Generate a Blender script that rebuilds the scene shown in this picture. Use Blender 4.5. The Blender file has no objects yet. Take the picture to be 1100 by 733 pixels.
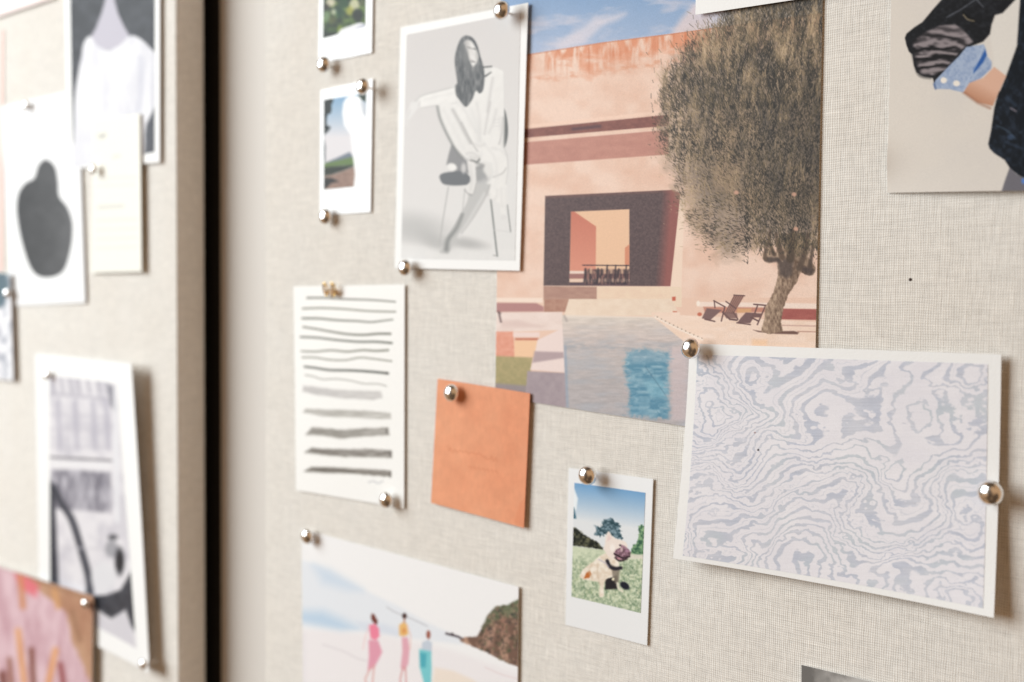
import bpy, bmesh, math, random
import numpy as np
from mathutils import Vector, Matrix

random.seed(7)
rng = np.random.RandomState(11)
scene = bpy.context.scene
col = scene.collection

# ------------------------------------------------------------------ camera model
# Reference frame: board front = plane y 0, x to the right along the board, z up, metres.
F = 1100.0                     # focal length in units of a 1100-wide frame
CX, CY = 550.0, 366.5
D = 0.470                      # camera distance from the board
PHI = math.radians(50.8)       # angle between view axis and the board
PITCH = math.radians(2.5)
ROLL = math.radians(0.6)
cam_pos = np.array([0.0, -D, 0.0])
fw = np.array([-math.cos(PHI) * math.cos(PITCH), math.sin(PHI) * math.cos(PITCH), -math.sin(PITCH)])
rt0 = np.cross(fw, [0, 0, 1.0]); rt0 /= np.linalg.norm(rt0)
up0 = np.cross(rt0, fw)
# positive ROLL turns the picture content clockwise
rt = rt0 * math.cos(ROLL) + up0 * math.sin(ROLL)
up = -rt0 * math.sin(ROLL) + up0 * math.cos(ROLL)


def unproj(px, py, lift=0.0):
    d = fw * F + rt * (px - CX) + up * (CY - py)
    t = (-lift - cam_pos[1]) / d[1]
    p = cam_pos + d * t
    return p


def proj(P):
    q = P - cam_pos
    w = q @ fw
    return CX + F * (q @ rt) / w, CY - F * (q @ up) / w


cd = bpy.data.cameras.new('camera')
cam = bpy.data.objects.new('camera', cd)
col.objects.link(cam)
M = Matrix(((rt[0], up[0], -fw[0], cam_pos[0]), (rt[1], up[1], -fw[1], cam_pos[1]), (rt[2], up[2], -fw[2], cam_pos[2]), (0, 0, 0, 1)))
cam.matrix_world = M
cd.sensor_width = 36
cd.lens = 36 * F / 1100
cd.clip_start = 0.01
cd.clip_end = 60
cd.dof.use_dof = True
cd.dof.focus_distance = 0.505
cd.dof.aperture_fstop = 4.9
scene.camera = cam


# ------------------------------------------------------------------ object helpers
def tag(o, label=None, cat=None, group=None, kind=None):
    if label: o['label'] = label
    if cat: o['category'] = cat
    if group: o['group'] = group
    if kind: o['kind'] = kind
    return o


def empty(name, loc=(0, 0, 0)):
    o = bpy.data.objects.new(name, None)
    o.empty_display_size = 0.01
    o.location = loc
    col.objects.link(o)
    return o


def link_mesh(name, me, mat, parent=None, smooth=True):
    o = bpy.data.objects.new(name, me)
    col.objects.link(o)
    if mat: me.materials.append(mat)
    if parent:
        o.parent = parent
    if smooth:
        me.polygons.foreach_set('use_smooth', [True] * len(me.polygons))
    return o


def principled(name):
    m = bpy.data.materials.new(name)
    m.use_nodes = True
    nt = m.node_tree
    b = nt.nodes['Principled BSDF']
    return m, nt, b


def srgb(c):
    c = np.asarray(c, float) / 255.0
    return np.where(c <= 0.04045, c / 12.92, ((c + 0.055) / 1.055) ** 2.4)


def flat_mat(name, rgb, rough=0.5, metal=0.0, bump=0.0, bscale=400):
    m, nt, b = principled(name)
    b.inputs['Base Color'].default_value = (*srgb(rgb), 1)
    b.inputs['Roughness'].default_value = rough
    b.inputs['Metallic'].default_value = metal
    if bump:
        tc = nt.nodes.new('ShaderNodeTexCoord')
        n = nt.nodes.new('ShaderNodeTexNoise'); n.inputs['Scale'].default_value = bscale; n.inputs['Detail'].default_value = 3
        bp = nt.nodes.new('ShaderNodeBump'); bp.inputs['Strength'].default_value = bump; bp.inputs['Distance'].default_value = 0.0005
        nt.links.new(tc.outputs['Object'], n.inputs['Vector'])
        nt.links.new(n.outputs['Fac'], bp.inputs['Height'])
        nt.links.new(bp.outputs['Normal'], b.inputs['Normal'])
    return m


PAPER_K = 0.88                 # brightest ink-free paper reflects this much


def print_mat(name, rough=0.5, spec=0.3, grain=0.05):
    """ink on paper: colours are stored on the mesh, plus a fine paper grain"""
    m, nt, b = principled(name)
    a = nt.nodes.new('ShaderNodeAttribute'); a.attribute_name = 'ink'
    tc = nt.nodes.new('ShaderNodeTexCoord')
    n = nt.nodes.new('ShaderNodeTexNoise'); n.inputs['Scale'].default_value = 2200; n.inputs['Detail'].default_value = 2
    mr = nt.nodes.new('ShaderNodeMapRange')
    mr.inputs['From Min'].default_value = 0.25; mr.inputs['From Max'].default_value = 0.75
    mr.inputs['To Min'].default_value = 1 - grain; mr.inputs['To Max'].default_value = 1 + grain
    mx = nt.nodes.new('ShaderNodeVectorMath'); mx.operation = 'SCALE'
    nt.links.new(tc.outputs['Object'], n.inputs['Vector'])
    nt.links.new(n.outputs['Fac'], mr.inputs['Value'])
    nt.links.new(a.outputs['Color'], mx.inputs[0])
    nt.links.new(mr.outputs['Result'], mx.inputs['Scale'])
    nt.links.new(mx.outputs['Vector'], b.inputs['Base Color'])
    b.inputs['Roughness'].default_value = rough
    b.inputs['Specular IOR Level'].default_value = spec
    bp = nt.nodes.new('ShaderNodeBump'); bp.inputs['Strength'].default_value = 0.12; bp.inputs['Distance'].default_value = 0.0003
    nt.links.new(n.outputs['Fac'], bp.inputs['Height'])
    nt.links.new(bp.outputs['Normal'], b.inputs['Normal'])
    return m


# ------------------------------------------------------------------ tiny painter
_tab = rng.rand(257, 257)
_tab[256] = _tab[0]; _tab[:, 256] = _tab[:, 0]


def vnoise(x, y, seed=0):
    x = np.asarray(x, float) + seed * 17.31; y = np.asarray(y, float) + seed * 9.77
    xi = np.floor(x).astype(int); yi = np.floor(y).astype(int)
    fx = x - xi; fy = y - yi
    fx = fx * fx * (3 - 2 * fx); fy = fy * fy * (3 - 2 * fy)
    xi &= 255; yi &= 255
    a = _tab[yi, xi]; b = _tab[yi, xi + 1]; c = _tab[yi + 1, xi]; d = _tab[yi + 1, xi + 1]
    return (a * (1 - fx) + b * fx) * (1 - fy) + (c * (1 - fx) + d * fx) * fy


def fbm(x, y, oct=4, seed=0):
    s = 0; a = 0.5; t = 0
    for i in range(oct):
        s = s + a * vnoise(x * 2 ** i, y * 2 ** i, seed + i * 3)
        t += a; a *= 0.5
    return s / t


def smooth_pts(pts, closed=True, n=6):
    P = np.array(pts, float); N = len(P); out = []
    rngi = range(N) if closed else range(N - 1)
    for i in rngi:
        if closed:
            p0, p1, p2, p3 = P[i - 1], P[i], P[(i + 1) % N], P[(i + 2) % N]
        else:
            p0, p1, p2, p3 = P[max(i - 1, 0)], P[i], P[i + 1], P[min(i + 2, N - 1)]
        for k in range(n):
            t = k / n
            out.append(0.5 * (2 * p1 + (p2 - p0) * t + (2 * p0 - 5 * p1 + 4 * p2 - p3) * t * t + (3 * p1 - p0 - 3 * p2 + p3) * t ** 3))
    if not closed: out.append(P[-1])
    return np.array(out)


def Z(ox, oy, s):
    return lambda *pts: [(ox + x / s, oy + y / s) for x, y in pts]


class Canvas:
    def __init__(self, x0, y0, x1, y1, s, bg):
        self.x0, self.y0, self.s = x0, y0, s
        self.W = int((x1 - x0) * s); self.H = int((y1 - y0) * s)
        self.a = np.zeros((self.H, self.W, 3)) + np.array(bg, float)
        gx = x0 + (np.arange(self.W) + 0.5) / s; gy = y0 + (np.arange(self.H) + 0.5) / s
        self.X, self.Y = np.meshgrid(gx, gy)

    def box(self, P, m):
        x0, y0 = P.min(0) - m; x1, y1 = P.max(0) + m
        i0 = max(int((x0 - self.x0) * self.s), 0); i1 = min(int((x1 - self.x0) * self.s) + 2, self.W)
        j0 = max(int((y0 - self.y0) * self.s), 0); j1 = min(int((y1 - self.y0) * self.s) + 2, self.H)
        return (slice(j0, j1), slice(i0, i1)) if i1 > i0 and j1 > j0 else None

    def blend(self, sl, mask, color):
        c = color(self.X[sl], self.Y[sl]) if callable(color) else np.array(color, float)
        m = mask[..., None]
        self.a[sl] = self.a[sl] * (1 - m) + c * m

    def poly(self, pts, color, soft=0.6, a=1.0, sm=False, rough=0.0, rs=0.3):
        P = smooth_pts(pts) if sm else np.array(pts, float)
        sl = self.box(P, soft + rough + 1)
        if sl is None: return
        X, Y = self.X[sl], self.Y[sl]
        if rough:
            X = X + (fbm(X * rs, Y * rs, 3, 5) - .5) * 2 * rough
            Y = Y + (fbm(X * rs + 40, Y * rs, 3, 9) - .5) * 2 * rough
        d2 = np.full(X.shape, 1e9); ins = np.zeros(X.shape, bool)
        for i in range(len(P)):
            ax, ay = P[i - 1]; bx, by = P[i]
            ex, ey = bx - ax, by - ay
            L = ex * ex + ey * ey + 1e-12
            t = np.clip(((X - ax) * ex + (Y - ay) * ey) / L, 0, 1)
            d2 = np.minimum(d2, (X - ax - t * ex) ** 2 + (Y - ay - t * ey) ** 2)
            if ay != by:
                ins ^= ((ay > Y) != (by > Y)) & (X < (bx - ax) * (Y - ay) / (by - ay) + ax)
        d = np.sqrt(d2) * np.where(ins, -1, 1)
        m = np.clip(0.5 - d / (2 * soft), 0, 1); m = m * m * (3 - 2 * m) * a
        self.blend(sl, m, color)

    def line(self, pts, color, w=1.0, soft=0.5, a=1.0, sm=False, w2=None):
        P = smooth_pts(pts, False) if sm and len(pts) > 2 else np.array(pts, float)
        w2 = w if w2 is None else w2
        sl = self.box(P, soft + max(w, w2) + 1)
        if sl is None: return
        X, Y = self.X[sl], self.Y[sl]
        m = np.full(X.shape, 1e9); n = len(P) - 1
        for i in range(n):
            ax, ay = P[i]; bx, by = P[i + 1]
            ex, ey = bx - ax, by - ay
            L = ex * ex + ey * ey + 1e-12
            t = np.clip(((X - ax) * ex + (Y - ay) * ey) / L, 0, 1)
            ww = (w + (w2 - w) * (i + t) / n) / 2
            m = np.minimum(m, np.sqrt((X - ax - t * ex) ** 2 + (Y - ay - t * ey) ** 2) - ww)
        m = np.clip(0.5 - m / (2 * soft), 0, 1) * a
        self.blend(sl, m, color)

    def ell(self, c, r, color, soft=0.6, a=1.0, rot=0.0):
        P = np.array([(c[0] - max(r), c[1] - max(r)), (c[0] + max(r), c[1] + max(r))])
        sl = self.box(P, soft + 1)
        if sl is None: return
        X, Y = self.X[sl] - c[0], self.Y[sl] - c[1]
        cr, sr = math.cos(rot), math.sin(rot)
        u = (X * cr + Y * sr) / r[0]; v = (-X * sr + Y * cr) / r[1]
        d = (np.sqrt(u * u + v * v) - 1) * min(r)
        m = np.clip(0.5 - d / (2 * soft), 0, 1); m = m * m * (3 - 2 * m) * a
        self.blend(sl, m, color)

    def everywhere(self, mask, color):
        self.blend((slice(None), slice(None)), mask, color)

    def sample(self, px, py):
        x = np.clip((px - self.x0) * self.s - 0.5, 0, self.W - 1.001); y = np.clip((py - self.y0) * self.s - 0.5, 0, self.H - 1.001)
        xi = x.astype(int); yi = y.astype(int); fx = (x - xi)[..., None]; fy = (y - yi)[..., None]
        A = self.a
        c = (A[yi, xi] * (1 - fx) + A[yi, xi + 1] * fx) * (1 - fy) + (A[yi + 1, xi] * (1 - fx) + A[yi + 1, xi + 1] * fx) * fy
        return srgb(np.clip(c, 0, 255))


def mix(c0, c1, t):
    t = np.clip(t, 0, 1)[..., None]
    return np.array(c0, float) * (1 - t) + np.array(c1, float) * t


# ------------------------------------------------------------------ sheets of paper
class Sheet:
    """a pinned sheet; corners TL TR BR BL are measured positions, lift(u,v) = distance off the board"""
    def __init__(self, corners, lift):
        self.lift = lift
        uv = [(0, 0), (1, 0), (1, 1), (0, 1)]
        self.c = [unproj(x, y, float(lift(np.array(u * 1.0), np.array(v * 1.0)))) for (x, y), (u, v) in zip(corners, uv)]

    def surf(self, u, v, extra=0.0):
        tl, tr, br, bl = [np.array([p[0], p[2]]) for p in self.c]
        u_, v_ = u[..., None], v[..., None]
        q = tl * (1 - u_) * (1 - v_) + tr * u_ * (1 - v_) + br * u_ * v_ + bl * (1 - u_) * v_
        return np.stack([q[..., 0], -(self.lift(u, v) + extra), q[..., 1]], -1)

    def uv_of(self, px, py):
        u, v = 0.5, 0.5
        for _ in range(40):
            P = self.surf(np.array([u]), np.array([v]))[0]
            x, y = proj(P)
            Pu = proj(self.surf(np.array([u + 1e-3]), np.array([v]))[0]); Pv = proj(self.surf(np.array([u]), np.array([v + 1e-3]))[0])
            J = np.array([[Pu[0] - x, Pv[0] - x], [Pu[1] - y, Pv[1] - y]]) / 1e-3
            s = np.linalg.solve(J, [px - x, py - y])
            u += s[0]; v += s[1]
        return u, v


def grid_mesh(name, P):
    h, w = P.shape[:2]
    idx = np.arange(h * w).reshape(h, w)
    f = np.stack([idx[:-1, :-1], idx[1:, :-1], idx[1:, 1:], idx[:-1, 1:]], -1).reshape(-1, 4)
    me = bpy.data.meshes.new(name)
    me.vertices.add(h * w); me.vertices.foreach_set('co', P.reshape(-1))
    me.loops.add(f.size); me.loops.foreach_set('vertex_index', f.reshape(-1).astype(np.int32))
    me.polygons.add(len(f)); me.polygons.foreach_set('loop_start', np.arange(0, f.size, 4, dtype=np.int32))
    me.update(calc_edges=True)
    return me


def slab_mesh(name, sh, n=40, th=0.0003):
    uu, vv = np.meshgrid(np.linspace(0, 1, n), np.linspace(0, 1, n))
    A = sh.surf(uu, vv); B = sh.surf(uu, vv, -th)
    V = np.concatenate([A.reshape(-1, 3), B.reshape(-1, 3)])
    idx = np.arange(n * n).reshape(n, n); off = n * n
    F_ = []
    for j in range(n - 1):
        for i in range(n - 1):
            a, b, c, d = idx[j, i], idx[j + 1, i], idx[j + 1, i + 1], idx[j, i + 1]
            F_.append((a, b, c, d)); F_.append((d + off, c + off, b + off, a + off))
    ring = list(idx[0, :]) + list(idx[1:, -1]) + list(idx[-1, -2::-1]) + list(idx[-2:0:-1, 0])
    for k in range(len(ring)):
        a, b = ring[k], ring[(k + 1) % len(ring)]
        F_.append((a, b, b + off, a + off))
    me = bpy.data.meshes.new(name)
    me.from_pydata([tuple(v) for v in V], [], [tuple(int(i) for i in f) for f in F_])
    me.update()
    # crisp rim
    for p in me.polygons: p.use_smooth = True
    me.set_sharp_from_angle(angle=math.radians(40))
    return me


paper_white = flat_mat('paper_white', (236, 236, 236), 0.55, bump=0.15, bscale=900)
paper_cream = flat_mat('paper_cream', (236, 234, 224), 0.6, bump=0.2, bscale=900)
paper_gloss = flat_mat('paper_instant_film', (233, 235, 238), 0.38)
paper_orange = flat_mat('paper_orange_core', (226, 150, 112), 0.6)
ink_matte = print_mat('ink_on_matte_paper', 0.55, 0.12)
ink_satin = print_mat('ink_on_satin_paper', 0.42, 0.14, 0.03)
ink_page = print_mat('ink_on_magazine_page', 0.5, 0.16, 0.09)


def make_print(name, label, cat, corners, lift, canvas, img=None, paper=paper_white, ink=ink_matte, dens=1.3, th=0.0003,
               part='paper_sheet', group=None, n=40, gain=0.95):
    sh = Sheet(corners, lift)
    P0 = sh.surf(np.array([.5]), np.array([.5]))[0]
    base = Vector((float(P0[0]), 0.0, float(P0[2])))
    root = empty(name, base)
    tag(root, label, cat, group)
    me = slab_mesh(part, sh, n, th)
    me.transform(Matrix.Translation(-base))
    s = link_mesh(part, me, paper, root, smooth=False)
    if canvas is not None:
        if img is None:
            e = 0.0003
            q = [(e, e), (1 - e, e), (1 - e, 1 - e), (e, 1 - e)]
        else:
            q = [sh.uv_of(*p) for p in img]
        c = corners if img is None else img
        w = int(max(abs(c[1][0] - c[0][0]), abs(c[2][0] - c[3][0])) * dens) + 2
        h = int(max(abs(c[3][1] - c[0][1]), abs(c[2][1] - c[1][1])) * dens) + 2
        a, b = np.meshgrid(np.linspace(0, 1, w), np.linspace(0, 1, h))
        q = np.array(q)
        uv = (q[0] * ((1 - a) * (1 - b))[..., None] + q[1] * (a * (1 - b))[..., None] + q[2] * (a * b)[..., None] + q[3] * ((1 - a) * b)[..., None])
        P = sh.surf(uv[..., 0], uv[..., 1], 0.00012)
        px, py = proj(P)
        C = canvas.sample(px, py) * gain * .95
        P = P - np.array(base)
        m2 = grid_mesh('printed_image', P)
        at = m2.color_attributes.new('ink', 'FLOAT_COLOR', 'POINT')
        rgba = np.ones((h * w, 4), np.float32); rgba[:, :3] = C.reshape(-1, 3)
        at.data.foreach_set('color', rgba.reshape(-1))
        link_mesh('printed_image', m2, ink, root)
    return root, sh


def L0(b, **k):
    """lift: b base, tl/tr/br/bl extra corner lift (bilinear, squared), bow = middle bulge"""
    tl, tr, br, bl = [k.get(x, 0) for x in ('tl', 'tr', 'br', 'bl')]
    bow = k.get('bow', 0); p = k.get('p', 2)

    def f(u, v):
        u = np.clip(u, 0, 1); v = np.clip(v, 0, 1)
        return (b + tl * ((1 - u) * (1 - v)) ** p + tr * (u * (1 - v)) ** p + br * (u * v) ** p + bl * ((1 - u) * v) ** p
                + bow * 16 * u * (1 - u) * v * (1 - v) + k.get('bot', 0) * v ** 3 + k.get('rt', 0) * u ** 3 + k.get('lf', 0) * (1 - u) ** 3
                + k.get('wav', 0) * (0.5 + 0.5 * np.sin(v * 9 + 1)) * ((1 - u) ** 4))
    return f


mm = 0.001
INFO = {}

# ================================================================== 1. magazine page: terracotta house, pool, olive tree
cv = Canvas(520, -140, 900, 500, 2.4, (238, 205, 186))
Zt = Z(530, 0, 2.973); Zb = Z(530, 220, 2.973); Zc = Z(530, 190, 5.238); Zd = Z(525, 300, 4.582); Ze = Z(700, 240, 5.237)


def skyc(X, Y):
    c = mix((118, 158, 204), (176, 192, 220), (Y + 40) / 100 + 0.15 * (fbm(X / 20, Y / 14, 4, 2) - .5))
    cl = np.clip((fbm(X / 34 + Y / 60, Y / 11, 4, 8) - 0.54) * 4.5, 0, 1) * 0.5
    c = c * (1 - cl[..., None]) + np.array((226, 216, 224)) * cl[..., None]
    return c


cv.poly([(520, -140), (900, -140), (900, 20), (520, 70)], skyc)
cv.poly(Zt((200, 148), (270, 95), (330, 62), (420, 42), (400, 62), (350, 85), (300, 130), (260, 150)), (222, 216, 226), 5, .75, True)
cv.poly(Zt((560, 120), (600, 60), (640, 15), (680, 0), (700, -60), (900, -60), (900, 100), (640, 110)), (222, 208, 212), 5, .9)
cv.poly(Zt((690, 40), (780, 40), (800, 0), (840, 0), (850, 60), (700, 80)), (196, 206, 228), 5, .5)


def wallc(X, Y):
    t = fbm(X / 26, Y / 20, 4, 3)
    c = mix((242, 214, 198), (233, 196, 176), (t - .35) * 2.2)
    return c * (1 + (vnoise(X * 1.7, Y * 1.7, 4) - .5)[..., None] * .03)


roof = Zt((60, 185), (110, 174), (345, 136), (560, 109), (640, 98), (800, 76), (1120, 30))
cv.poly(roof + [(900, 320), (520, 320)], wallc, .5)


def stain(X, Y):
    return mix((222, 142, 104), (234, 168, 136), fbm(X / 5, Y / 14, 4, 21))


# orange weathered band under the roof line
yr = np.interp(cv.X, [p[0] for p in roof], [p[1] for p in roof])
dy = cv.Y - yr
n1 = fbm(cv.X / 7, cv.Y / 22, 4, 31); n2 = fbm(cv.X / 30, cv.Y / 9, 4, 35)
m = np.clip(1.5 - (dy - 2) / (9 + 42 * (n2 - .25)), 0, 1) * np.clip((n1 - .36) * 4.5, 0, 1) * (dy > 0) * np.clip((cv.X - 560) / 40, .25, 1) * (cv.Y < 125)
cv.everywhere(m * .95, stain)
m = ((dy > 0) & (dy < 1.3)).astype(float) * .7
cv.everywhere(m, (206, 140, 110))
vs_ = np.clip((fbm(cv.X / 2.6, cv.Y / 60, 3, 44) - .5) * 5, 0, 1) * np.clip((fbm(cv.X / 12, cv.Y / 16, 3, 46) - .38) * 4, 0, 1) * (dy > 0) * np.clip(1 - dy / 42, 0, 1)
cv.everywhere(vs_ * .55, (206, 118, 78))
m = np.clip(1 - np.abs(dy - 30 - 8 * (n2 - .5)) / 5, 0, 1) * np.clip((fbm(cv.X / 9, cv.Y / 5, 4, 50) - .45) * 4, 0, 1) * (cv.Y < 110)
cv.everywhere(m * .7, (224, 160, 128))
# ledge shadows
cv.poly(Zt((60, 404), (100, 400), (560, 352), (560, 361), (100, 411), (60, 415)), (246, 214, 196), .6, .8)
cv.poly(Zt((60, 418), (100, 413), (560, 367), (560, 402), (100, 441), (60, 445)), lambda X, Y: mix((132, 86, 82), (160, 108, 98), fbm(X / 4, Y / 3, 3, 7)), .7)
cv.line(Zt((255, 413), (340, 404)), (92, 70, 80), 3.0, 1.5, .8)
cv.poly(Zt((60, 459), (100, 455), (560, 415), (560, 494), (100, 527), (60, 530)), lambda X, Y: mix((192, 138, 126), (208, 154, 140), fbm(X / 9, Y / 5, 3, 17)), .7)
# outer opening
op = Zc((291, 108), (1010, 74), (1050, 95), (1044, 180), (996, 616), (282, 613))


def darkc(X, Y):
    c = mix((88, 72, 76), (120, 100, 100), fbm(X / 1.6, Y / 1.6, 3, 12))
    top = np.clip(1 - (Y - 204 + (X - 585) * .05) / 11, 0, 1)
    c = c * (1 - .8 * top[..., None]) + np.array((176, 116, 102)) * .8 * top[..., None]
    rgt = np.clip((X - 711 + (Y - 204) * .075) / 12, 0, 1)
    c = c * (1 - .8 * rgt[..., None]) + np.array((172, 104, 98)) * .8 * rgt[..., None]
    return c


cv.poly(op, darkc, .5)
cv.poly(Zc((1052, 120), (1075, 120), (1055, 730), (1000, 730), (1000, 616), (1044, 180)), (246, 224, 206), .8, .8)
cv.poly(Zc((437, 197), (765, 183), (765, 613), (428, 613)), (240, 200, 168), .4)
cv.poly(Zc((437, 197), (455, 196), (578, 280), (576, 530), (430, 530)), lambda X, Y: mix((208, 128, 108), (224, 152, 130), (Y - 225) / 60), .4)
cv.poly(Zc((740, 400), (765, 380), (765, 500), (740, 500)), (222, 150, 120), .6)
cv.poly(Zc((430, 530), (520, 532), (520, 545), (430, 545)), (238, 216, 206), .4)
cv.poly(Zc((428, 546), (765, 546), (765, 574), (428, 574)), (170, 122, 118), .4)
cv.poly(Zc((428, 576), (765, 576), (765, 592), (428, 592)), (236, 208, 190), .4)
cv.poly(Zc((428, 594), (765, 594), (765, 613), (428, 613)), (98, 78, 88), .4)
cv.poly(Zc((500, 495), (765, 497), (765, 503), (500, 501)), (78, 64, 70), .5)
cv.poly(Zc((512, 520), (765, 520), (765, 606), (512, 606)), lambda X, Y: mix((70, 56, 64), (150, 112, 104), (fbm(X / 1.5, Y / 4.5, 3, 88) - .42) * 3.5), 1.0, .8)
for x in (520, 545, 590, 612, 640, 690, 705, 748):
    j = random.uniform(-4, 4); t_ = random.uniform(-6, 6)
    cv.line(Zc((x + j, random.choice((500, 512, 518))), (x + j + t_, 560), (x + j + t_ * 2, random.uniform(590, 606))), (62, 52, 60), random.uniform(.9, 2.0), .7, .8)
for x in (540, 618, 655, 716):
    cv.poly(Zc((x, 512), (x + 16, 512), (x + 15, 545), (x + 2, 545)), (226, 188, 160), .9, .7)
for x in (598, 630, 672, 700, 735):
    cv.ell(Zc((x, 582))[0], (1.2, 2.2), (222, 186, 164), .8, .6)
# base strips and steps below the opening
cv.poly(Zc((282, 617), (1060, 620), (1060, 733), (282, 733)), (240, 218, 196), .5)
cv.poly(Zc((282, 616), (582, 620), (582, 690), (282, 692)), lambda X, Y: mix((176, 136, 124), (196, 158, 142), fbm(X / 8, Y / 3, 3, 4)), .5)
cv.poly(Zd((272, 100), (395, 100), (392, 162), (272, 162)), lambda X, Y: mix((176, 128, 112), (200, 160, 140), fbm(X / 4, Y / 4, 3, 4)), .5)
cv.poly(Zd((395, 98), (900, 98), (940, 180), (370, 180)), lambda X, Y: mix((244, 226, 208), (234, 212, 192), fbm(X / 6, Y / 5, 3, 14)), .5)
cv.poly(Zd((535, 42), (895, 42), (895, 96), (535, 96)), lambda X, Y: mix((244, 222, 198), (236, 208, 186), fbm(X / 6, Y / 5, 3, 15)), .6)
for q in (((902, 88), (920, 86), (920, 106), (903, 107)), ((906, 158), (927, 158), (927, 176), (907, 177))):
    cv.poly(Zd(*q), (208, 110, 88), .7)
# left low wall, kerb and terrace
cv.poly(Zd((30, 92), (265, 92), (265, 116), (30, 113)), (246, 226, 212), .7)
cv.poly(Zd((30, 116), (235, 118), (270, 136), (270, 160), (30, 162)), (188, 140, 138), .9)
cv.poly(Zd((30, 164), (362, 162), (366, 250), (30, 262)), lambda X, Y: mix((244, 228, 222), (232, 212, 204), fbm(X / 12, Y / 4, 3, 24)), .7)
cv.poly(Zd((60, 205), (140, 200), (260, 235), (60, 240)), (222, 198, 192), 3, .7)
cv.line(Zd((50, 165), (60, 210)), (110, 90, 92), 1.8, .9)
cv.line(Zd((46, 160), (58, 168)), (120, 96, 96), 1.4, .9)
cv.poly(Zd((30, 258), (120, 258), (130, 385), (30, 385)), lambda X, Y: mix((240, 178, 156), (228, 152, 128), fbm(X / 3, Y / 3, 3, 27)), .9)
cv.poly(Zd((120, 262), (250, 262), (250, 285), (120, 285)), (242, 220, 214), .8)
cv.poly(Zd((130, 290), (245, 290), (240, 302), (130, 302)), (206, 132, 108), .7)
cv.poly(Zd((126, 302), (242, 302), (226, 386), (126, 386)), (246, 206, 170), .8)
cv.poly(Zd((30, 378), (216, 386), (196, 530), (30, 540)), lambda X, Y: mix((196, 178, 134), (172, 162, 118), fbm(X / 3, Y / 3, 4, 28) * 1.2 + (Y - 380) / 120), 1.2)
cv.poly(Zd((30, 512), (200, 525), (200, 620), (30, 560)), (158, 148, 150), 2.0)
cv.poly(Zd((240, 300), (366, 240), (376, 460), (204, 446), (226, 370)), (240, 222, 218), .8)
cv.poly(Zd((225, 355), (368, 360), (370, 388), (215, 412)), (188, 168, 172), 1.5)
cv.poly(Zd((190, 452), (378, 462), (386, 660), (176, 640)), lambda X, Y: mix((182, 168, 174), (166, 152, 160), fbm(X / 6, Y / 6, 3, 29)), 1.2)


# pool
def poolc(X, Y):
    t = (Y - 338) / 110
    c = mix((226, 216, 206), (212, 196, 194), t * 3)
    c2 = mix((214, 202, 196), (188, 182, 184), t * 1.3)
    w = np.clip(t * 2.2, 0, 1)[..., None]
    c = c * (1 - w) + c2 * w
    r = fbm(X / 10, Y / 1.6, 4, 33)
    c = c * (1 + (r - .5)[..., None] * .15)
    bl = np.clip((fbm(X / 22, Y / 6, 3, 37) - .45) * 3, 0, 1)[..., None] * np.clip(t * 3, 0, 1)[..., None] * .45
    return c * (1 - bl) + np.array((176, 184, 196)) * bl


cv.poly(Zd((360, 178), (830, 188), (1010, 270), (1100, 320), (1100, 760), (386, 720), (372, 400)), poolc, .7)
m = np.clip(1 - np.abs(cv.Y - 372 - (cv.X - 600) * .03) / 9, 0, 1) * np.clip((fbm(cv.X / 9, cv.Y / 2, 4, 61) - .42) * 4, 0, 1) * ((cv.X > 607) & (cv.X < 722))
cv.everywhere(m * .55, (160, 168, 178))
cv.line(Zd((376, 330), (388, 640)), (130, 158, 190), 2.2, 1.4, .55)
cv.line(Zd((372, 182), (384, 205)), (150, 140, 140), 2.0, 1.2, .5)
cv.poly(Zd((380, 176), (820, 184), (820, 192), (380, 186)), (240, 226, 214), .6, .7)


def bluec(X, Y):
    r = fbm(X / 9 + fbm(X / 8, Y / 6, 2, 3) * 2, Y / 3.4, 4, 43)
    c = mix((88, 146, 176), (150, 190, 208), (r - .35) * 2.2 + .1)
    d = np.clip((Y - 405) / 50, 0, 1) * np.clip(1 - np.abs(X - 685) / 30, 0, 1)
    c = c * (1 - .35 * d[..., None]) + np.array((78, 142, 180)) * .35 * d[..., None]
    return c


cv.poly(Zd((680, 360), (760, 345), (888, 360), (885, 470), (890, 690), (690, 672), (690, 560), (668, 430)), bluec, 3.2, .9, rough=3.0, rs=.35)
cv.poly(Zd((690, 350), (880, 350), (885, 400), (700, 410)), (176, 192, 204), 6, .45)
cv.poly(Zd((760, 510), (830, 480), (880, 530), (870, 580), (800, 580)), (140, 190, 210), 3, .6)
cv.line(Zd((770, 430), (820, 500), (870, 570)), (84, 124, 150), .9, .8, .6, True)
cv.poly(Zd((890, 340), (980, 330), (975, 700), (900, 690)), (222, 202, 206), 4, .5)
for k in range(60):
    x = random.choice([random.uniform(670, 676), random.uniform(715, 721)]); y = random.uniform(380, 448)
    c = bluec(np.array(x), np.array(y)) if random.random() < .5 else np.array((212, 196, 200.))
    cv.line([(x - random.uniform(1, 4), y), (x + random.uniform(1, 4), y + .2)], c, .7, .9, .4)
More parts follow.
